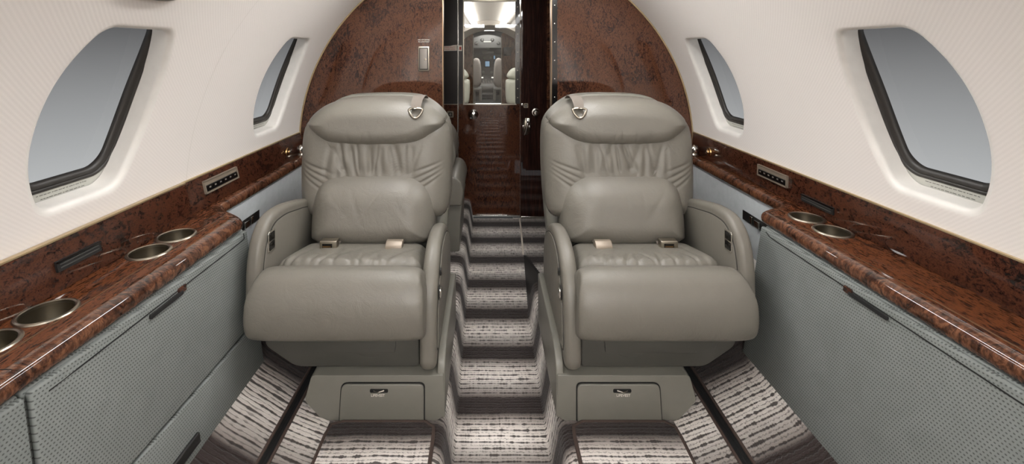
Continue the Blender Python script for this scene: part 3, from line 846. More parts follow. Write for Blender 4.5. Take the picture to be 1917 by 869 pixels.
# pilot seats
def pilot_seat(xc, s, label):
    t = thing('pilot_seat', (xc, 9.9, 0.0), label, 'seat', 'pilot seats in the cockpit')
    def sf(u, z, h): return (xc+s*u, 9.9-h, z)
    pillow('backrest_cover', [(-0.115, 0.30), (0.115, 0.30), (0.12, 0.55), (0.10, 0.82), (0.05, 0.93), (-0.04, 0.95), (-0.10, 0.86), (-0.125, 0.6)], 0.05, 0.05, sf, M['sheepskin'], t, 0.06, 60, 8)
    box('seat_pan', xc-.12, xc+.12, 9.85, 10.25, 0.24, 0.29, M['cock_grey'], t, 0.01)
    box('seat_post', xc-s*.10-.03, xc-s*.10+.03, 9.9, 9.96, 0.0, 0.24, M['cock_grey'], t, 0.005)
    box('seat_post', xc+s*.04-.03, xc+s*.04+.03, 9.9, 9.96, 0.0, 0.24, M['cock_grey'], t, 0.005)
pilot_seat(-0.245, -1, 'left pilot seat with grey sheepskin cover')
pilot_seat(0.260, 1, 'right pilot seat with grey sheepskin cover')
# instrument panel
ip = thing('instrument_panel', (0.0, 11.0, 0.3), 'cockpit instrument panel with three glowing displays', 'instrument panel')
box('panel_body', -0.7, 0.75, 11.0, 11.28, 0.10, 1.02, M['cock_mid'], ip, 0.01)
gs = [(-0.62, 0.96)]+[(-0.6+1.2*k/16, 1.06+0.09*math.sin(math.pi*k/16)) for k in range(17)]+[(0.62, 0.96)]+[(0.5-1.0*k/10, 1.0+0.02*math.sin(math.pi*k/10)) for k in range(11)]
prism_obj('glareshield', gs, 'y', 10.85, 11.25, M['cock_black'], ip, 0.01)
box('annunciator', -0.12, 0.16, 10.83, 10.86, 1.03, 1.09, M['cock_grey'], ip, 0.005)
for xx, w_, mm in ((-0.205, 0.065, 'screen_dark'), (0.005, 0.066, 'screen'), (0.215, 0.065, 'screen_dark')):
    s_ = box('display', xx-w_, xx+w_, 10.985, 11.0, 0.70, 0.86, M['cock_black'], ip, 0.004)
    box('display_glass', xx-w_+.015, xx+w_-.015, 10.981, 10.986, 0.72, 0.845, M[mm], s_)
lathe_obj('dial', [(0, -.015), (0.03, -.013), (0.035, 0)], (0.08, 11.0, 0.935), (0, 1, 0), M['sheepskin'], ip, 20)
lathe_obj('dial', [(0, -.015), (0.03, -.013), (0.035, 0)], (-0.06, 11.0, 0.925), (0, 1, 0), M['cock_grey'], ip, 20)
box('gauge_strip', 0.16, 0.19, 10.98, 11.0, 0.90, 0.98, M['screen'], ip)
for xx in (-0.10, 0.10):
    lathe_obj('knob', [(0, -.04), (0.03, -.035), (0.035, 0)], (xx, 11.0, 0.58), (0, 1, 0), M['cock_grey'], ip, 16)
tq = thing('throttle_pedestal', (0.0, 10.3, 0.0), 'centre pedestal with levers between the pilot seats', 'pedestal')
prism_obj('pedestal_body', [(10.36, 0.0), (10.95, 0.0), (10.97, 0.52), (10.7, 0.44), (10.4, 0.22)], 'x', -0.12, 0.14, M['cock_mid'], tq, 0.02)
lathe_obj('throttle_drum', [(0, -0.19), (0.12, -0.19), (0.13, -0.15), (0.13, 0.15), (0.12, 0.19), (0, 0.19)], (0.01, 10.48, 0.24), (1, 0, 0), M['cock_mid'], tq, 30)
for k in range(6):
    box('lever', -0.15+.06*k-.012, -0.15+.06*k+.012, 10.42, 10.46, 0.33, 0.40+0.02*(k % 3), M['plate_grey'], tq, 0.004)
for xx in (-0.12, 0.13): box('lit_switch', xx-.03, xx+.03, 10.66, 10.68, 0.455, 0.485, M['button_lit'], tq)
box('foot_panel', -0.17, 0.19, 10.32, 10.36, 0.0, 0.12, M['cock_black'], tq, 0.02)
# overhead panel and headliner
oh = thing('overhead_panel', (0.0, 10.2, 1.1), 'grey cockpit overhead panel with round vents and a lamp', 'overhead panel')
pa = [(0.01-0.55+1.1*k/16, 1.18+0.28*math.sin(math.pi*k/16)**0.6) for k in range(17)]
prism_obj('panel', pa+[(0.56, 1.16), (-0.54, 1.16)], 'y', 10.2, 10.4, M['cock_dark'], oh, 0.01)
for xx, zz in ((-0.11, 1.345), (0.115, 1.345), (-0.24, 1.27), (0.25, 1.27)):
    lathe_obj('air_vent', [(0, -.03), (0.02, -.03), (0.038, -.015), (0.042, 0)], (xx, 10.2, zz), (0, 1, 0), M['cock_dark'], oh, 20)
box('lamp', -0.08, 0.09, 10.18, 10.2, 1.29, 1.315, M['button_lit'], oh)
struct(box('wall_front', -0.9, 0.95, 11.35, 11.39, 0.0, 1.6, M['cock_dark']), 'grey front wall of the cockpit')
cm = thing('compass', (0.0, 11.0, 1.10), 'small pale compass box above the instrument panel', 'compass')
box('case', -0.05, 0.06, 10.75, 10.85, 1.13, 1.26, M['cock_grey'], cm, 0.01)
box('window', -0.012, 0.022, 10.745, 10.751, 1.16, 1.245, M['cock_black'], cm)
verts = [(CX+0.95*math.cos(R_(-60+300*k/32)), y, CZ+0.93*math.sin(R_(-60+300*k/32))) for y in (9.05, 11.34) for k in range(33)]; n = 33
struct(raw('ceiling', verts, [(b, b+1, n+b+1, n+b) for b in range(n-1)], M['cock_grey'], None), 'grey shell of the cockpit')
L = thing('ceiling_light', (0, 9.6, 1.5), 'soft fill light added out of sight above the cockpit entrance', 'light')  # unseen source added to brighten the cockpit
box('diffuser', -0.25, 0.3, 9.3, 10.1, 1.545, 1.555, M['fill_cockpit'], L)

# ------------------------------------------------------------------ side ledges, uprights, cabinets
H_LEDGE = 0.63
def spath(pts_n, pts_f, y_near, ya, yb, y_far):
    """front edge: straight near, S-bend between ya and yb, straight far"""
    P = [(pts_n, y_near)]
    P += [(pts_n, y_near+(ya-y_near)*k/6) for k in range(1, 6)]
    N = 16
    for k in range(N+1):
        t = k/N; s = t*t*(3-2*t)
        s = s**1.0
        P.append((pts_n+(pts_f-pts_n)*s, ya+(yb-ya)*t))
    P += [(pts_f, yb+(y_far-yb)*k/6) for k in range(1, 7)]
    return P
def ledge(side, xn, xf, xo, ya, yb, holes, label, inlay, seams, ynear=-0.5):
    """wood ledge with rounded nose; x measured as distance from the camera axis"""
    path = spath(xn, xf, ynear, ya, yb, 2.09)
    t = thing('side_ledge', (side*(xn+xo)/2, 0.8, H_LEDGE-.04), label, 'ledge')
    R = 0.0165; zt = H_LEDGE; th = 0.036
    prof = [(0.0, 0.0)]            # (inward from front line, down)
    prof = [(0.030, 0.0), (0.016, 0.0002), (0.009, -0.0018), (0.004, -0.0055), (0.001, -0.011), (0.0, -0.018), (0.001, -0.025), (0.004, -0.0305), (0.009, -0.0345), (0.016, -0.036), (0.030, -0.036)]
    # front nose strip
    rings = []
    for i, (x, y) in enumerate(path):
        a = Vector(path[max(i-1, 0)]); b = Vector(path[min(i+1, len(path)-1)])
        d = (b-a).normalized(); nn = Vector((d.y, -d.x))       # outboard normal (x distance grows)
        if nn.x < 0: nn = -nn
        rings.append([(side*(x+nn.x*p), y+nn.y*p, zt+q) for p, q in prof])
    verts = [v for r in rings for v in r]; n = len(prof); faces = []
    for k in range(len(rings)-1):
        for i in range(n-1): faces.append((k*n+i, (k+1)*n+i, (k+1)*n+i+1, k*n+i+1))
    raw('nose_edge', verts, faces, M['burl_edge'], t, angle=60)
    # top board with round openings for the cup holders
    from mathutils.geometry import delaunay_2d_cdt
    inner = []
    for i, (x, y) in enumerate(path):
        a = Vector(path[max(i-1, 0)]); b = Vector(path[min(i+1, len(path)-1)])
        d = (b-a).normalized(); nn = Vector((d.y, -d.x))
        if nn.x < 0: nn = -nn
        inner.append(Vector((x+nn.x*0.030, y+nn.y*0.030)))
    outer = [Vector((xo, 2.09)), Vector((xo, ynear))]
    vs = inner+outer; faces_in = [list(range(len(vs)))]
    polys = [list(range(len(vs)))]
    for hx, hy, hr in holes:
        s0 = len(vs); vs += [Vector((hx+hr*math.cos(-2*math.pi*k/48), hy+hr*math.sin(-2*math.pi*k/48))) for k in range(48)]
        polys.append(list(range(s0, s0+48)))
    edges = []
    for p in polys: edges += [(p[i], p[(i+1) % len(p)]) for i in range(len(p))]
    rv, re, rf, *_ = delaunay_2d_cdt(vs, edges, [], 0, 1e-6)
    ov = [(side*v.x, v.y, zt) for v in rv]; of = []
    def inside(pt, poly):
        c = False
        for i in range(len(poly)):
            a, b = poly[i], poly[i-1]
            if (a.y > pt.y) != (b.y > pt.y) and pt.x < (b.x-a.x)*(pt.y-a.y)/(b.y-a.y)+a.x: c = not c
        return c
    border = [vs[i] for i in polys[0]]
    for f in rf:
        c = sum((rv[i] for i in f), Vector((0, 0)))/len(f)
        if not inside(c, border): continue
        if any((c-Vector((h[0], h[1]))).length < h[2]*0.99 for h in holes): continue
        of.append(tuple(f))
    bm = bmesh.new(); bv = [bm.verts.new(v) for v in ov]
    for f in of: bm.faces.new([bv[i] for i in f])
    for v in [v for v in bm.verts if not v.link_faces]: bm.verts.remove(v)
    bm.normal_update()
    for f in bm.faces:
        if f.normal.z < 0: f.normal_flip()
    r = bmesh.ops.extrude_face_region(bm, geom=bm.faces[:], use_keep_orig=True)
    ex = [g for g in r['geom'] if isinstance(g, bmesh.types.BMVert)]
    # original faces stay at the top when the extruded copy drops
    for v in ex: v.co.z -= 0.03
    bm_obj('top_board', bm, M['burl'], t, angle=30)
    if inlay:
        xi, ia, ib = inlay
        x0_, x1_ = sorted((side*xi, side*(xi+0.003)))
        box('inlay_line', x0_, x1_, ia, ib, zt-.001, zt+.0006, M['inlay'], t)
    for ys_, xa, xb in seams:
        x0_, x1_ = sorted((side*xa, side*xb))
        box('joint', x0_, x1_, ys_, ys_+.0016, zt-.03, zt+.0005, M['gap'], t)
    return t
HR = 0.0415
LH = [(0.790, 0.815, HR), (0.800, 0.722, HR), (0.788, 1.058, HR), (0.789, 1.152, HR)]
RH = [(0.898, 1.180, HR), (0.898, 1.276, HR)]
LL = ledge(-1, 0.683, 0.806, 0.852, 1.262, 1.395, LH, 'glossy burl wood ledge along the left wall', (0.745, -0.5, 1.20), [(1.262, 0.70, 0.85), (0.668, 0.70, 0.72)])
RL = ledge(1, 0.801, 0.903, 0.9515, 1.325, 1.405, RH, 'glossy burl wood ledge along the right wall', (0.838, -0.5, 1.22), [])
def cup(side, h, label):
    x, y, r = h; x *= side
    t = thing('cup_holder', (x, y, H_LEDGE), label, 'cup holder', 'metal cup holders in the ledges')
    lathe_obj('rim', [(r-.0035, -.003), (r-.0035, 0.0022), (r-.001, 0.0034), (r+.0025, 0.0026), (r+.004, 0.0004), (r-.0005, 0.0003), (r-.0005, -.003)], (x, y, H_LEDGE), (0, 0, 1), M['nickel'], t, 56)
    lathe_obj('cup', [(0.0, -0.058), (r-.008, -0.058), (r-.004, -0.053), (r-.0022, -0.003), (r-.0012, -0.003), (r-.0028, -0.054), (r-.007, -0.0595), (0, -0.0595)], (x, y, H_LEDGE), (0, 0, 1), M['cup_metal'], t, 56)
for h, lb_ in zip(LH, ('metal cup holder in the left ledge, second nearest the camera', 'metal cup holder in the left ledge, nearest the camera and cut by the frame', 'metal cup holder in the left ledge beside the dark vent, third from the camera', 'metal cup holder in the left ledge, farthest from the camera')):
    cup(-1, h, lb_)
cup(1, RH[0], 'metal cup holder in the right ledge, nearer of its pair')
cup(1, RH[1], 'metal cup holder in the right ledge, farther of its pair')

# wood uprights between ledge and wall
def upright(side, xb, xt, zt, y0, y1, label):
    t = thing('veneer_panel', (side*xb, (y0+y1)/2, H_LEDGE), label, 'wall panel')
    poly = [(side*xb, H_LEDGE+.0005), (side*(xb+.009), H_LEDGE+.0005), (side*(xt+.009), zt), (side*xt, zt)]
    prism_obj('veneer', poly, 'y', y0, y1, M['burl_dark'], t, 0.0015, 2, angle=30)
    px = side*(xt-.0005)
    box('edge_trim', min(px, px+side*.012), max(px, px+side*.012), y0, y1, zt, zt+.005, M['edge_trim'], t, 0.001)
    return t
upright(-1, 0.832, 0.853, 0.7225, -0.5, 1.285, 'burl wood upright panel on the left wall beside the cup holders')
upright(-1, 0.840, 0.862, 0.7215, 1.287, 2.094, 'burl wood upright panel on the left wall beside the left seat')
upright(1, 0.944, 0.947, 0.7235, -0.5, 2.094, 'burl wood upright panel along the right wall')

# cabinets below the ledges
def on_face(side, xt, xb, zt, zb):
    def f(z, out=0.0): return side*(xt+(xb-xt)*(zt-z)/(zt-zb)-out)
    return f
def slab(name, side, fx, y0, y1, z0, z1, out0, out1, mat, parent, bevel=0.003, corner=0.0):
    """panel lying on the sloping cabinet face, from depth out0 to out1 (toward the aisle)"""
    bm = bmesh.new()
    poly = rp(rect(y0, y1, z0, z1), corner, 4) if corner else rect(y0, y1, z0, z1)
    prism(bm, poly, 'x', 0, 1, 0)
    for v in bm.verts:
        o = out0 if v.co.x < 0.5 else out1
        v.co.x = fx(v.co.z, o)
    if bevel:
        bm.normal_update()
        es = [e for e in bm.edges if e.is_manifold and e.calc_face_angle(0) > R_(28)]
        bmesh.ops.bevel(bm, geom=es, offset=bevel, segments=3, affect='EDGES', profile=0.5, clamp_overlap=True)
    return bm_obj(name, bm, mat, parent)
def cabinet_left(y0, y1, label):
    fx = on_face(-1, 0.690, 0.638, 0.594, 0.20)
    t = thing('cabinet', (-0.70, (y0+y1)/2, 0.215), label, 'cabinet', 'fabric covered cabinets below the left ledge')
    slab('body', -1, fx, y0, y1, 0.226, 0.594, -0.10, 0.0, M['fabric'], t, 0.004)
    return t, fx
# near-left module with a fold-out panel above and a drawer below
c1, fx = cabinet_left(0.672, 1.285, 'grey dotted fabric cabinet with slot handle below the left ledge')
d_ = slab('door', -1, fx, 0.675, 1.282, 0.348, 0.592, 0.0, 0.012, M['fabric'], c1, 0.004)
# stitched outline of the flap and its slot pull
def on_line(pts, out, r, mat, parent, name, fx_, closed=False):
    return tube_obj(name, [(fx_(z, out), y, z) for y, z in pts], r, mat, parent, 6, closed)
on_line([(0.70+0.0485*k, 0.5755) for k in range(12)]+[(1.262, 0.577), (1.262, 0.592)], 0.0125, 0.0012, M['gap'], d_, 'stitch_line', fx)
sl = slab('slot_handle', -1, fx, 0.905, 1.003, 0.563, 0.572, 0.0122, 0.0165, M['gap'], d_, 0.001, 0.003)
slab('slot_lip', -1, fx, 0.990, 1.015, 0.566, 0.580, 0.0122, 0.0158, M['burl_dark'], sl, 0.001, 0.003)
dr = slab('drawer', -1, fx, 0.675, 1.282, 0.222, 0.341, 0.0, 0.012, M['fabric'], c1, 0.004)
slab('pull_handle', -1, fx, 0.86, 0.992, 0.246, 0.268, 0.0122, 0.020, M['black'], dr, 0.003)
slab('shadow_gap', -1, fx, 0.675, 1.282, 0.341, 0.348, 0.0005, 0.003, M['gap'], c1, 0)
# nearest module, mostly out of the frame
c2, fx2 = cabinet_left(-0.45, 0.668, 'grey dotted fabric cabinet at the lower left corner of the frame')
slab('door', -1, fx2, -0.447, 0.666, 0.222, 0.592, 0.0, 0.012, M['fabric'], c2, 0.004)
# right cabinet
fxr = on_face(1, 0.806, 0.748, 0.594, 0.20)
c3 = thing('cabinet', (0.82, 0.4, 0.215), 'grey dotted fabric cabinet with slot handle below the right ledge', 'cabinet')
slab('body', 1, fxr, -0.45, 1.315, 0.226, 0.594, -0.08, 0.0, M['fabric'], c3, 0.004)
d_ = slab('door', 1, fxr, -0.447, 1.318, 0.215, 0.592, 0.0, 0.012, M['fabric'], c3, 0.006)
on_line([(-0.3+0.12*k, 0.5775) for k in range(13)]+[(1.27, 0.578), (1.29, 0.585)], 0.0125, 0.0012, M['gap'], d_, 'stitch_line', fxr)
sl = slab('slot_handle', 1, fxr, 0.893, 0.990, 0.568, 0.576, 0.0122, 0.0165, M['gap'], d_, 0.001, 0.003)
slab('slot_lip', 1, fxr, 0.982, 1.005, 0.569, 0.582, 0.0122, 0.0158, M['burl_dark'], sl, 0.001, 0.003)
# far side panels beside the seats
def side_panel(side, x, y0, label):
    t = thing('cladding', (side*x, (y0+2.09)/2, 0.25), label, 'wall panel')
    a, b = sorted((side*x, side*(x+.03)))
    box('panel', a, b, y0, 2.09, 0.30, 0.594, M['suede'], t, 0.003)
    return t
s1 = side_panel(-1, 0.815, 1.30, 'blue grey suede side panel beside the left seat')
s2 = side_panel(1, 0.914, 1.33, 'blue grey suede side panel beside the right seat')
def latch_recess(side, x, ya, yb, z0, z1, label):
    t = thing('latch_recess', (side*x, (ya+yb)/2, z0), label, 'latch')
    def bx(n_, o0, o1, a, b, c, d, mat, par, bv=0.001):
        p, q = sorted((side*(x-o0), side*(x-o1))); return box(n_, p, q, a, b, c, d, mat, par, bv)
    bx('recess', 0.0005, 0.003, ya, yb, z0, z1, M['black'], t)
    bx('track', 0.003, 0.005, ya+.01, ya+(yb-ya)*.45, z0+.006, z1-.012, M['plate_grey'], t)
    bx('latch', 0.003, 0.012, ya+(yb-ya)*.5, ya+(yb-ya)*.62, z0+.006, z1-.006, M['chrome'], t)
    bx('latch_bar', 0.003, 0.009, ya+(yb-ya)*.70, ya+(yb-ya)*.76, z0+.004, z1-.004, M['chrome'], t)
latch_recess(-1, 0.815, 1.40, 1.62, 0.50, 0.533, 'dark latch recess with chrome catch in the left side panel')
latch_recess(1, 0.914, 1.40, 1.62, 0.50, 0.533, 'dark latch recess with chrome catch in the right side panel')

# control panels, dark vents and small lamps on the uprights
def upright_x(side, z, far):
    if side > 0: return 0.944+(0.947-0.944)*(z-H_LEDGE)/0.0935
    if far: return 0.840+(0.862-0.840)*(z-H_LEDGE)/0.0915
    return 0.832+(0.853-0.832)*(z-H_LEDGE)/0.0925
def control_panel(side, ya, yb, z0, z1, label):
    t = thing('control_panel', (side*upright_x(side, z0, True), (ya+yb)/2, z0), label, 'control panel', 'silver switch panels on the ledges')
    def pl(n_, a, b, c, d, o0, o1, mat, par, bv=0.0008):
        bm = bmesh.new(); prism(bm, rect(a, b, c, d), 'x', 0, 1)
        for v in bm.verts: v.co.x = side*(upright_x(side, v.co.z, True)-(o0 if v.co.x < .5 else o1))
        return bm_obj(n_, bm, mat, par)
    pl('plate', ya, yb, z0, z1, 0.0002, 0.004, M['plate_light'], t)
    pl('frame_edge', ya, yb, z1-.0025, z1, 0.004, 0.007, M['plate_light'], t); pl('frame_edge', ya, yb, z0, z0+.0025, 0.004, 0.007, M['plate_light'], t)
    pl('frame_edge', ya, ya+.004, z0, z1, 0.004, 0.007, M['plate_light'], t); pl('frame_edge', yb-.004, yb, z0, z1, 0.004, 0.007, M['plate_light'], t)
    w = (yb-ya-.016)/6; zm = z0+.007
    pl('switch_strip', ya+.006, yb-.006, zm-.002, zm+.016, 0.004, 0.0047, M['black'], t)
    for k in range(6):
        a = ya+.008+w*k
        s_ = pl('switch', a+.001, a+w-.001, zm, zm+.014, 0.0047, 0.0075, M['black_gloss'], t)
        cx_ = a+w/2; xx = upright_x(side, zm+.007, True)
        pl('mark', cx_-.004, cx_+.004, zm+.0075, zm+.0115, 0.0075, 0.008, M['plate_grey'], s_)
control_panel(-1, 1.365, 1.545, 0.668, 0.706, 'silver switch panel on the left upright panel')
control_panel(1, 1.425, 1.58, 0.668, 0.706, 'silver switch panel on the right upright panel')
def dark_vent(side, ya, yb, z0, z1, label, out=0.012):
    t = thing('air_vent', (side*upright_x(side, z0, False), (ya+yb)/2, z0), label, 'vent', 'dark slot vents on the ledges')
    def pl(n_, a, b, c, d, o0, o1, mat, par):
        bm = bmesh.new(); prism(bm, rect(a, b, c, d), 'x', 0, 1)
        for v in bm.verts: v.co.x = side*(upright_x(side, v.co.z, False)-(o0 if v.co.x < .5 else o1))
        return bm_obj(n_, bm, mat, par)
    pl('body', ya, yb, z0, z1, 0.0002, out, M['black'], t)
    pl('lip', ya, yb, z1-.003, z1, out, out+.003, M['black_gloss'], t)
    for k in range(1, 3): pl('slat', ya+.006, yb-.006, z0+(z1-z0)*k/3-.001, z0+(z1-z0)*k/3+.001, out, out+.0015, M['cock_dark'], t)
dark_vent(-1, 0.885, 0.985, 0.667, 0.687, 'dark slot vent on the left upright panel beside the cup holders', 0.005)
dark_vent(1, 1.235, 1.36, 0.652, 0.672, 'dark slot vent on the right upright panel beside the cup holders', 0.005)
def spot(side, x, y, label_b, label_c):
    t = thing('air_nozzle', (side*x, y, H_LEDGE), label_c, 'nozzle', 'chrome nozzles at the far ledge ends')
    lathe_obj('collar', [(0.0, 0.0), (0.017, 0.0), (0.018, 0.006), (0.014, 0.012), (0.0, 0.012)], (side*x, y, H_LEDGE+.0005), (0, 0, 1), M['nickel'], t, 28)
    lathe_obj('ball', [(0.0, 0.0485)]+[(0.0205*math.sin(R_(a)), 0.028+0.0205*math.cos(R_(a))) for a in range(20, 160, 15)]+[(0.0, 0.006)], (side*x, y, H_LEDGE+.001), (0, 0, 1), M['chrome'], t, 28)
    z = 0.67; xu = upright_x(side, z, True)
    t = thing('reading_light', (side*xu, y-.10, z), label_b, 'lamp', 'brass reading lights at the far ledge ends')
    ax = Vector((-side, -0.15, -0.1))
    lathe_obj('bezel', [(0.0, 0.012), (0.008, 0.012), (0.010, 0.007), (0.016, 0.005), (0.018, 0.0)], (side*(xu-.0004), y-.10, z), (-side, 0, 0), M['brass'], t, 28)
    lathe_obj('lens', [(0, 0.016), (0.005, 0.0148), (0.007, 0.0122)], (side*(xu-.0004), y-.10, z), (-side, 0, 0), M['chrome'], t, 20)
spot(-1, 0.832, 2.03, 'small brass reading light on the left upright near the bulkhead', 'chrome ball nozzle on the left ledge beside the seat back')
spot(1, 0.926, 2.03, 'small brass reading light on the right upright near the bulkhead', 'chrome ball nozzle on the right ledge beside the seat back')

# ------------------------------------------------------------------ the two leather seats
def ridges(seed, n, u0, u1, z0, z1, amp, w, slant=0.25, fade=0.3):
    """gathers: thin valleys across a band of leather"""
    rnd = random.Random(seed)
    F = [(u0+(u1-u0)*(k+rnd.uniform(0.15, 0.85))/n, rnd.uniform(-slant, slant), amp*rnd.uniform(0.35, 1.0), w*rnd.uniform(0.7, 1.5), rnd.uniform(0, 0.5), rnd.uniform(0.6, 1.0)) for k in range(n)]
    def f(u, z, d):
        t = (z-z0)/(z1-z0)
        if t <= 0 or t >= 1: return 0.0
        s = 0.0
        for uk, sl, a, ww, ta, tb in F:
            if not (ta*0.6 < t < tb+0.2): continue
            q = (u-uk-sl*(z-(z0+z1)/2))/ww
            if abs(q) < 3: s -= a*math.exp(-q*q)*min(1, min(t, 1-t)/fade)
        return s
    return f

def make_seat(xc, s, label, seed):
    """u grows toward the aisle for both seats"""
    S = thing('cabin_armchair', (xc, 1.42, 0.117), label, 'seat', 'leather armchairs beside the aisle')
    X = lambda u: xc+s*u
    def PY(name, poly, y0, y1, mat, par, bevel=0.0, seg=3):          # polygon in (u, z), extruded in depth
        return prism_obj(name, [(X(u), z) for u, z in poly], 'y', y0, y1, mat, par, bevel, seg)
    def PX(name, poly, u0, u1, mat, par, bevel=0.0, seg=3, **kw):    # polygon in (y, z), extruded across
        a, b = sorted((X(u0), X(u1)))
        return prism_obj(name, poly, 'x', a, b, mat, par, bevel, seg, **kw)
    # --- pedestal with life vest drawer
    ped = PY('pedestal', rp([(-0.075, 0.238), (-0.093, 0.170), (-0.045, 0.118), (0.262, 0.118), (0.276, 0.135), (0.276, 0.238)], [0.01, 0.01, 0.012, 0.012, 0.01, 0.004], 4), 1.205, 1.64, M['shell'], S, 0.009)
    PX('side_flange', rp([(1.2055, 0.125), (1.207, 0.225), (1.225, 0.272), (1.27, 0.292), (1.64, 0.300), (1.64, 0.125)], [0.005, 0.03, 0.02, 0.02, 0.01, 0.005], 5), 0.258, 0.279, M['shell'], ped, 0.008)
    PY('drawer_gap', rp([(-0.002, 0.1195), (0.2265, 0.1195), (0.2265, 0.2205), (0.0040, 0.2205)], [0, 0, 0.015, 0.02], 6), 1.2035, 1.206, M['gap'], ped)
    dw = PY('drawer', rp([(0.000, 0.120), (0.224, 0.120), (0.224, 0.218), (0.0065, 0.218)], [0, 0, 0.014, 0.018], 6), 1.1985, 1.2052, M['shell'], ped, 0.003)
    PY('pull_slot', rp(rect(0.082, 0.130, 0.197, 0.207), 0.004, 4), 1.1978, 1.199, M['gap'], dw)
    tube_obj('pull', [(X(0.092), 1.1975, 0.2035), (X(0.106), 1.196, 0.2005), (X(0.120), 1.1975, 0.2035)], 0.0022, M['chrome'], dw, 8)
    text_obj('lettering', 'LIFEVEST', 0.0095, (X(0.103), 1.1982, 0.1895), (1, 0, 0), (0, 0, 1), M['white_ink'], dw, 0.0003)
    # --- seat frame with a shallow tray
    fr = PY('seat_frame', rp([(-0.215, 0.40), (-0.213, 0.300), (-0.128, 0.2415), (0.207, 0.2415), (0.207, 0.40)], [0.01, 0.02, 0.02, 0.01, 0.01], 4), 1.232, 1.62, M['shell_dark'], S, 0.006)
    PY('tray', rp([(-0.150, 0.283), (0.142, 0.283), (0.146, 0.33), (-0.165, 0.33)], 0.004, 3), 1.226, 1.236, M['shell_dark'], fr, 0.002)
    PY('tray_pull', [(0.075-0.036+0.072*k/12, 0.2835-0.013*math.sin(math.pi*k/12)**0.6) for k in range(13)], 1.2275, 1.234, M['shell_dark'], fr, 0.001)
    # --- seat cushion
    zt = lambda y: 0.516-0.20*max(0, y-1.27)
    pl1 = ridges(seed+1, 13, -0.20, 0.20, 1.225, 1.335, 0.0075, 0.006, 0.45, 0.45)
    pl2 = ridges(seed+2, 7, -0.16, 0.16, 1.24, 1.46, 0.0032, 0.009, 0.9, 0.4)
    pillow('seat_cushion', [(-0.209, 1.236), (0.209, 1.236), (0.211, 1.36), (0.205, 1.53), (-0.205, 1.53), (-0.211, 1.36)], 0.055, 0.045,
           lambda u, y, h: (X(u), y, zt(y)-0.055+h), M['leather'], S, 0.06, 260, 40, 0.006, lambda u, y, d: pl1(u, y, d)+pl2(u, y, d), (0, 1.35))
    # --- front roll (leg rest)
    prof = [(1.262, 0.470), (1.258, 0.500), (1.243, 0.513), (1.222, 0.518), (1.200, 0.516), (1.178, 0.505), (1.160, 0.486), (1.147, 0.460), (1.140, 0.430), (1.140, 0.400),
            (1.148, 0.372), (1.165, 0.352), (1.190, 0.343), (1.220, 0.342), (1.248, 0.346), (1.262, 0.370), (1.264, 0.420)]
    prof = [tuple(p) for p in chaikin(prof, 1)]
    cy, cz = 1.205, 0.430
    rnd = random.Random(seed+9)
    tucks = [(rnd.uniform(0.38, 0.50), rnd.uniform(0.004, 0.007), rnd.uniform(0.5, 1)) for _ in range(6)]
    secs = []
    for k in range(61):
        a = -1+2*k/60
        q = math.sin(a*math.pi/2)
        u = q*0.229
        sc_ = (1-abs(q)**9)**(1/3.2) if abs(q) < 1 else 0.0
        sc_ = 0.70+0.30*sc_
        e = max(0, (abs(u)-0.17)/0.059)
        ring = []
        for y, z in prof:
            d = 0.0
            if u > 0:
                for zk, w, am in tucks:
                    d += 0.0035*am*e*math.exp(-((z-zk+0.35*(0.229-abs(u)))/w)**2)
            yy = cy+(y-cy)*sc_+d; zz = cz+(z-cz)*(1-(1-sc_)*0.55)
            ring.append((X(u*(1-0.09*max(0, min(1, (zz-0.452)/0.066))**1.5)), yy, zz))
        secs.append(ring)
    ring0 = []
    loft_x('leg_rest', secs, M['leather'], S, 75)
    # --- backrest: wings and gathered band
    yb = lambda z: 1.625+0.2*(z-0.75)
    sil = [(-0.195, 0.528), (-0.232, 0.540), (-0.252, 0.575), (-0.260, 0.660), (-0.263, 0.711), (-0.266, 0.803), (-0.258, 0.840), (-0.235, 0.865), (-0.15, 0.875), (0.0, 0.88), (0.15, 0.875), (0.232, 0.862), (0.256, 0.83),
           (0.263, 0.784), (0.264, 0.657), (0.262, 0.570), (0.244, 0.532), (0.20, 0.522), (0.0, 0.53)]
    g1 = ridges(seed+3, 12, -0.155, 0.155, 0.655, 0.79, 0.0085, 0.0065, 0.35, 0.25)
    g2 = ridges(seed+4, 8, -0.14, 0.16, 0.65, 0.80, 0.0055, 0.013, 0.5, 0.3)
    def band(u, z, d):
        # hollow between headrest and lumbar pad, fuller toward the wings
        t = (z-0.735)/0.075
        r = 0.010*math.exp(-t*t)*math.exp(-(u/0.19)**4)
        f = g1(u, z, d)+g2(u, z, d)
        # diagonal pulls from the wings toward the lumbar pad
        for k, (ua, za) in enumerate(((-0.20, 0.655), (0.205, 0.655))):
            for j in range(4):
                q = (z-(za+0.018*j)-(0.62-0.1*j)*(abs(u)-0.20)*1.0)/0.005
                if (u < 0) == (ua < 0): f -= 0.0035*math.exp(-q*q)*math.exp(-((abs(u)-0.19)/0.05)**2)
        return r+f
    bk = pillow('backrest', sil, 0.072, 0.080, lambda u, z, h: (X(u), yb(z)-h, z), M['leather'], S, 0.07, 420, 54, 0.008, band, (0.0, 0.60))
    # rear shell
    pillow('back_shell', [(-0.235, 0.33), (-0.262, 0.60), (-0.266, 0.80), (-0.245, 0.86), (-0.18, 0.915), (-0.125, 0.934), (0.11, 0.937), (0.175, 0.913), (0.24, 0.855), (0.258, 0.80), (0.258, 0.60), (0.235, 0.33)],
           0.02, 0.05, lambda u, z, h: (X(u), yb(z)+0.066-h, z), M['shell'], S, 0.07, 120, 10)
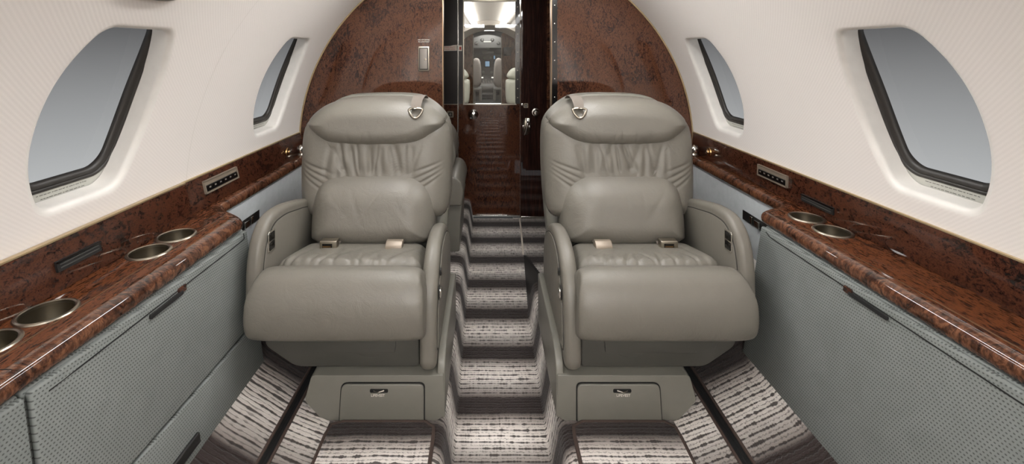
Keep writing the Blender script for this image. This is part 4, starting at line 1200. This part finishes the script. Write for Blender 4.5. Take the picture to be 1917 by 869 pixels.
    # --- headrest roll
    hd = [(-0.246, 0.846), (-0.218, 0.811), (-0.185, 0.784), (-0.151, 0.768), (-0.075, 0.762), (0, 0.760), (0.08, 0.762), (0.133, 0.765), (0.179, 0.781), (0.213, 0.808), (0.249, 0.846), (0.224, 0.880),
          (0.176, 0.913), (0.118, 0.929), (0, 0.932), (-0.113, 0.929), (-0.18, 0.911), (-0.224, 0.878)]
    yh = lambda z: 1.603+0.2*(z-0.75)
    hw = ridges(seed+5, 9, -0.2, 0.2, 0.775, 0.835, 0.0018, 0.006, 0.6, 0.4)
    hr = pillow('headrest', hd, 0.078, 0.062, lambda u, z, h: (X(u), yh(z)-h, z), M['leather'], S, 0.09, 300, 36, 0.010, hw, (0.0, 0.848))
    # --- lumbar pad
    lb = [(-0.186, 0.455), (-0.195, 0.53), (-0.191, 0.612), (-0.174, 0.655), (-0.130, 0.684), (0.005, 0.687), (0.137, 0.684), (0.181, 0.657), (0.210, 0.612), (0.218, 0.529), (0.214, 0.455)]
    yl = lambda z: 1.535+0.25*(z-0.55)
    lw = ridges(seed+6, 6, -0.18, 0.18, 0.52, 0.675, 0.0012, 0.006, 1.2, 0.4)
    pillow('lumbar_pad', lb, 0.085, 0.085, lambda u, z, h: (X(u), yl(z)-h, z), M['leather'], S, 0.06, 260, 36, 0.012, lw, (0.0, 0.57))
    # --- outer armrest (toward the wall)
    oa = rp([(1.64, 0.345), (1.64, 0.560), (1.53, 0.604), (1.36, 0.640), (1.272, 0.640), (1.220, 0.598), (1.198, 0.525), (1.194, 0.345)], [0.02, 0.03, 0.1, 0.08, 0.05, 0.05, 0.06, 0.02], 6)
    ao = PX('armrest', oa, -0.2505, -0.211, M['leather_smooth'], S, 0.017, 5, angle=60)
    inn = rp([(1.60, 0.37), (1.60, 0.545), (1.52, 0.578), (1.355, 0.612), (1.285, 0.612), (1.243, 0.580), (1.222, 0.515), (1.219, 0.37)], [0.01, 0.03, 0.1, 0.08, 0.05, 0.05, 0.06, 0.01], 6)
    PX('inset_gap', [(1.41+(y-1.41)*1.020, 0.49+(z-0.49)*1.030) for y, z in inn], -0.2115, -0.2103, M['seam'], ao)
    PX('inset_panel', inn, -0.2112, -0.2088, M['leather_smooth'], ao, 0.0014, 2)
    cp_ = PX('control_plate', rp(rect(1.243, 1.281, 0.543, 0.601), 0.008, 4), -0.2090, -0.2068, M['chrome'], ao, 0.001)
    PX('switch', rp(rect(1.248, 1.276, 0.574, 0.596), 0.003, 3), -0.2068, -0.2052, M['black_gloss'], cp_, 0.0006)
    PX('switch', rp(rect(1.248, 1.276, 0.548, 0.570), 0.003, 3), -0.2068, -0.2052, M['black_gloss'], cp_, 0.0006)
    # --- aisle armrest
    aa = rp([(1.655, 0.27), (1.655, 0.40), (1.612, 0.478), (1.50, 0.536), (1.38, 0.551), (1.285, 0.528), (1.222, 0.455), (1.198, 0.36), (1.190, 0.275), (1.205, 0.248)], [0.03, 0.05, 0.06, 0.08, 0.08, 0.08, 0.08, 0.05, 0.02, 0.02], 6)
    ai = PX('armrest', aa, 0.212, 0.257, M['leather_smooth'], S, 0.018, 5, angle=60)
    inn = rp([(1.628, 0.29), (1.628, 0.395), (1.592, 0.460), (1.49, 0.510), (1.385, 0.524), (1.308, 0.504), (1.253, 0.440), (1.228, 0.36), (1.222, 0.29)], [0.02, 0.05, 0.06, 0.08, 0.08, 0.08, 0.08, 0.05, 0.02], 6)
    PX('inset_gap', [(1.42+(y-1.42)*1.018, 0.40+(z-0.40)*1.028) for y, z in inn], 0.2564, 0.2577, M['seam'], ai)
    PX('inset_panel', inn, 0.2572, 0.2602, M['leather_smooth'], ai, 0.0014, 2)
    PX('lever_recess', rp(rect(1.236, 1.262, 0.418, 0.452), 0.006, 4), 0.2596, 0.2606, M['black'], ai)
    PX('lever', rp(rect(1.240, 1.256, 0.422, 0.446), 0.005, 4), 0.2604, 0.2660, M['chrome'], ai, 0.0015)
    PX('button', rp(rect(1.268, 1.284, 0.470, 0.488), 0.004, 4), 0.2600, 0.2630, M['black'], ai, 0.001)
    # --- seat belt halves lying in the crease
    b = box('seatbelt_buckle', X(-0.094)-.026, X(-0.094)+.026, 1.384, 1.412, 0.493, 0.519, M['nickel'], S, 0.003)
    box('buckle_recess', X(-0.094)-.017, X(-0.094)+.013, 1.3828, 1.385, 0.4975, 0.511, M['black_gloss'], b)
    box('buckle_bar', X(-0.094)-.015, X(-0.094)+.010, 1.381, 1.383, 0.502, 0.505, M['brass'], b)
    box('webbing', X(-0.094)-.022, X(-0.094)+.022, 1.408, 1.46, 0.492, 0.496, M['webbing'], b)
    b = prism_obj('seatbelt_tongue', rp([(1.374, 0.4925), (1.377, 0.507), (1.392, 0.5165), (1.412, 0.515), (1.412, 0.495)], 0.004, 3), 'x', X(0.107)-.025, X(0.107)+.025, M['plate_light'], S, 0.002)
    box('tongue_loop', X(0.107)-.023, X(0.107)+.023, 1.366, 1.376, 0.4925, 0.496, M['chrome'], b, 0.001)
    box('webbing', X(0.107)-.022, X(0.107)+.022, 1.408, 1.46, 0.494, 0.498, M['webbing'], b)
    # --- shoulder strap with ring over the headrest
    path = [(1.70, 0.924), (1.665, 0.938), (1.625, 0.939), (1.585, 0.931), (1.560, 0.916), (1.551, 0.902)]
    v = []; f = []
    for k, (y, z) in enumerate(path):
        w = 0.024-0.008*k/5
        uc = 0.148
        v += [(X(uc-w), y, z), (X(uc+w), y, z), (X(uc+w), y+.002, z-.003), (X(uc-w), y+.002, z-.003)]
    for k in range(5):
        a = 4*k
        for i in range(4): f.append((a+i, a+4+i, a+4+(i+1) % 4, a+(i+1) % 4))
    f += [(0, 1, 2, 3), (20, 21, 22, 23)]
    st = raw('shoulder_strap', v, f, M['webbing'], hr, angle=50)
    rg = [(0.148-0.021, 0.917), (0.148+0.021, 0.917), (0.148+0.024, 0.909), (0.148+0.010, 0.889), (0.148, 0.885), (0.148-0.010, 0.889), (0.148-0.024, 0.909)]
    rg = chaikin(rg, 2)
    tube_obj('strap_ring', [(X(p.x), 1.5405+0.30*(p.y-0.014-0.88), p.y-0.014) for p in rg], 0.0042, M['nickel'], S, 10, True)
    return S
make_seat(-0.3915, 1, 'grey leather cabin armchair on the left side of the aisle', 11)
make_seat(0.4625, -1, 'grey leather cabin armchair on the right side of the aisle', 42)

# ------------------------------------------------------------------ sky, camera
w = bpy.data.worlds.new('sky'); sc.world = w; w.use_nodes = True
nt_ = w.node_tree; nt_.nodes.clear()
tc = nt_.nodes.new('ShaderNodeTexCoord'); sx = nt_.nodes.new('ShaderNodeSeparateXYZ'); nt_.links.new(tc.outputs['Generated'], sx.inputs[0])
mr = nt_.nodes.new('ShaderNodeMapRange'); mr.inputs['From Min'].default_value = -0.23; mr.inputs['From Max'].default_value = 0.05
nt_.links.new(sx.outputs['Z'], mr.inputs['Value'])
cr = nt_.nodes.new('ShaderNodeValToRGB'); nt_.links.new(mr.outputs[0], cr.inputs[0])
cr.color_ramp.elements[0].position = 0.0; cr.color_ramp.elements[0].color = srgb(188, 190, 191)
cr.color_ramp.elements[1].position = 1.0; cr.color_ramp.elements[1].color = srgb(90, 90, 91)
bg = nt_.nodes.new('ShaderNodeBackground'); nt_.links.new(cr.outputs[0], bg.inputs[0]); bg.inputs[1].default_value = 1.0
wo = nt_.nodes.new('ShaderNodeOutputWorld'); nt_.links.new(bg.outputs[0], wo.inputs[0])

cd = bpy.data.cameras.new('camera'); cam = bpy.data.objects.new('camera', cd); COL.objects.link(cam)
cam.location = (0, 0, EYE); cam.rotation_euler = (R_(90), 0, 0)
cd.sensor_width = 36; cd.sensor_fit = 'HORIZONTAL'; cd.lens = 36*850/1917
cd.shift_x = (958.5-912)/1917; cd.shift_y = -(434.5-95)/1917
cd.clip_start = 0.02; cd.clip_end = 60
sc.camera = cam
sc.view_settings.view_transform = 'Standard'; sc.view_settings.look = 'None'
sc.view_settings.gamma = 1.0; sc.view_settings.use_curve_mapping = False
sc.view_settings.exposure = 0.08
sc.cycles.max_bounces = 12; sc.cycles.diffuse_bounces = 6; sc.cycles.glossy_bounces = 6
sc.cycles.sample_clamp_indirect = 4.0
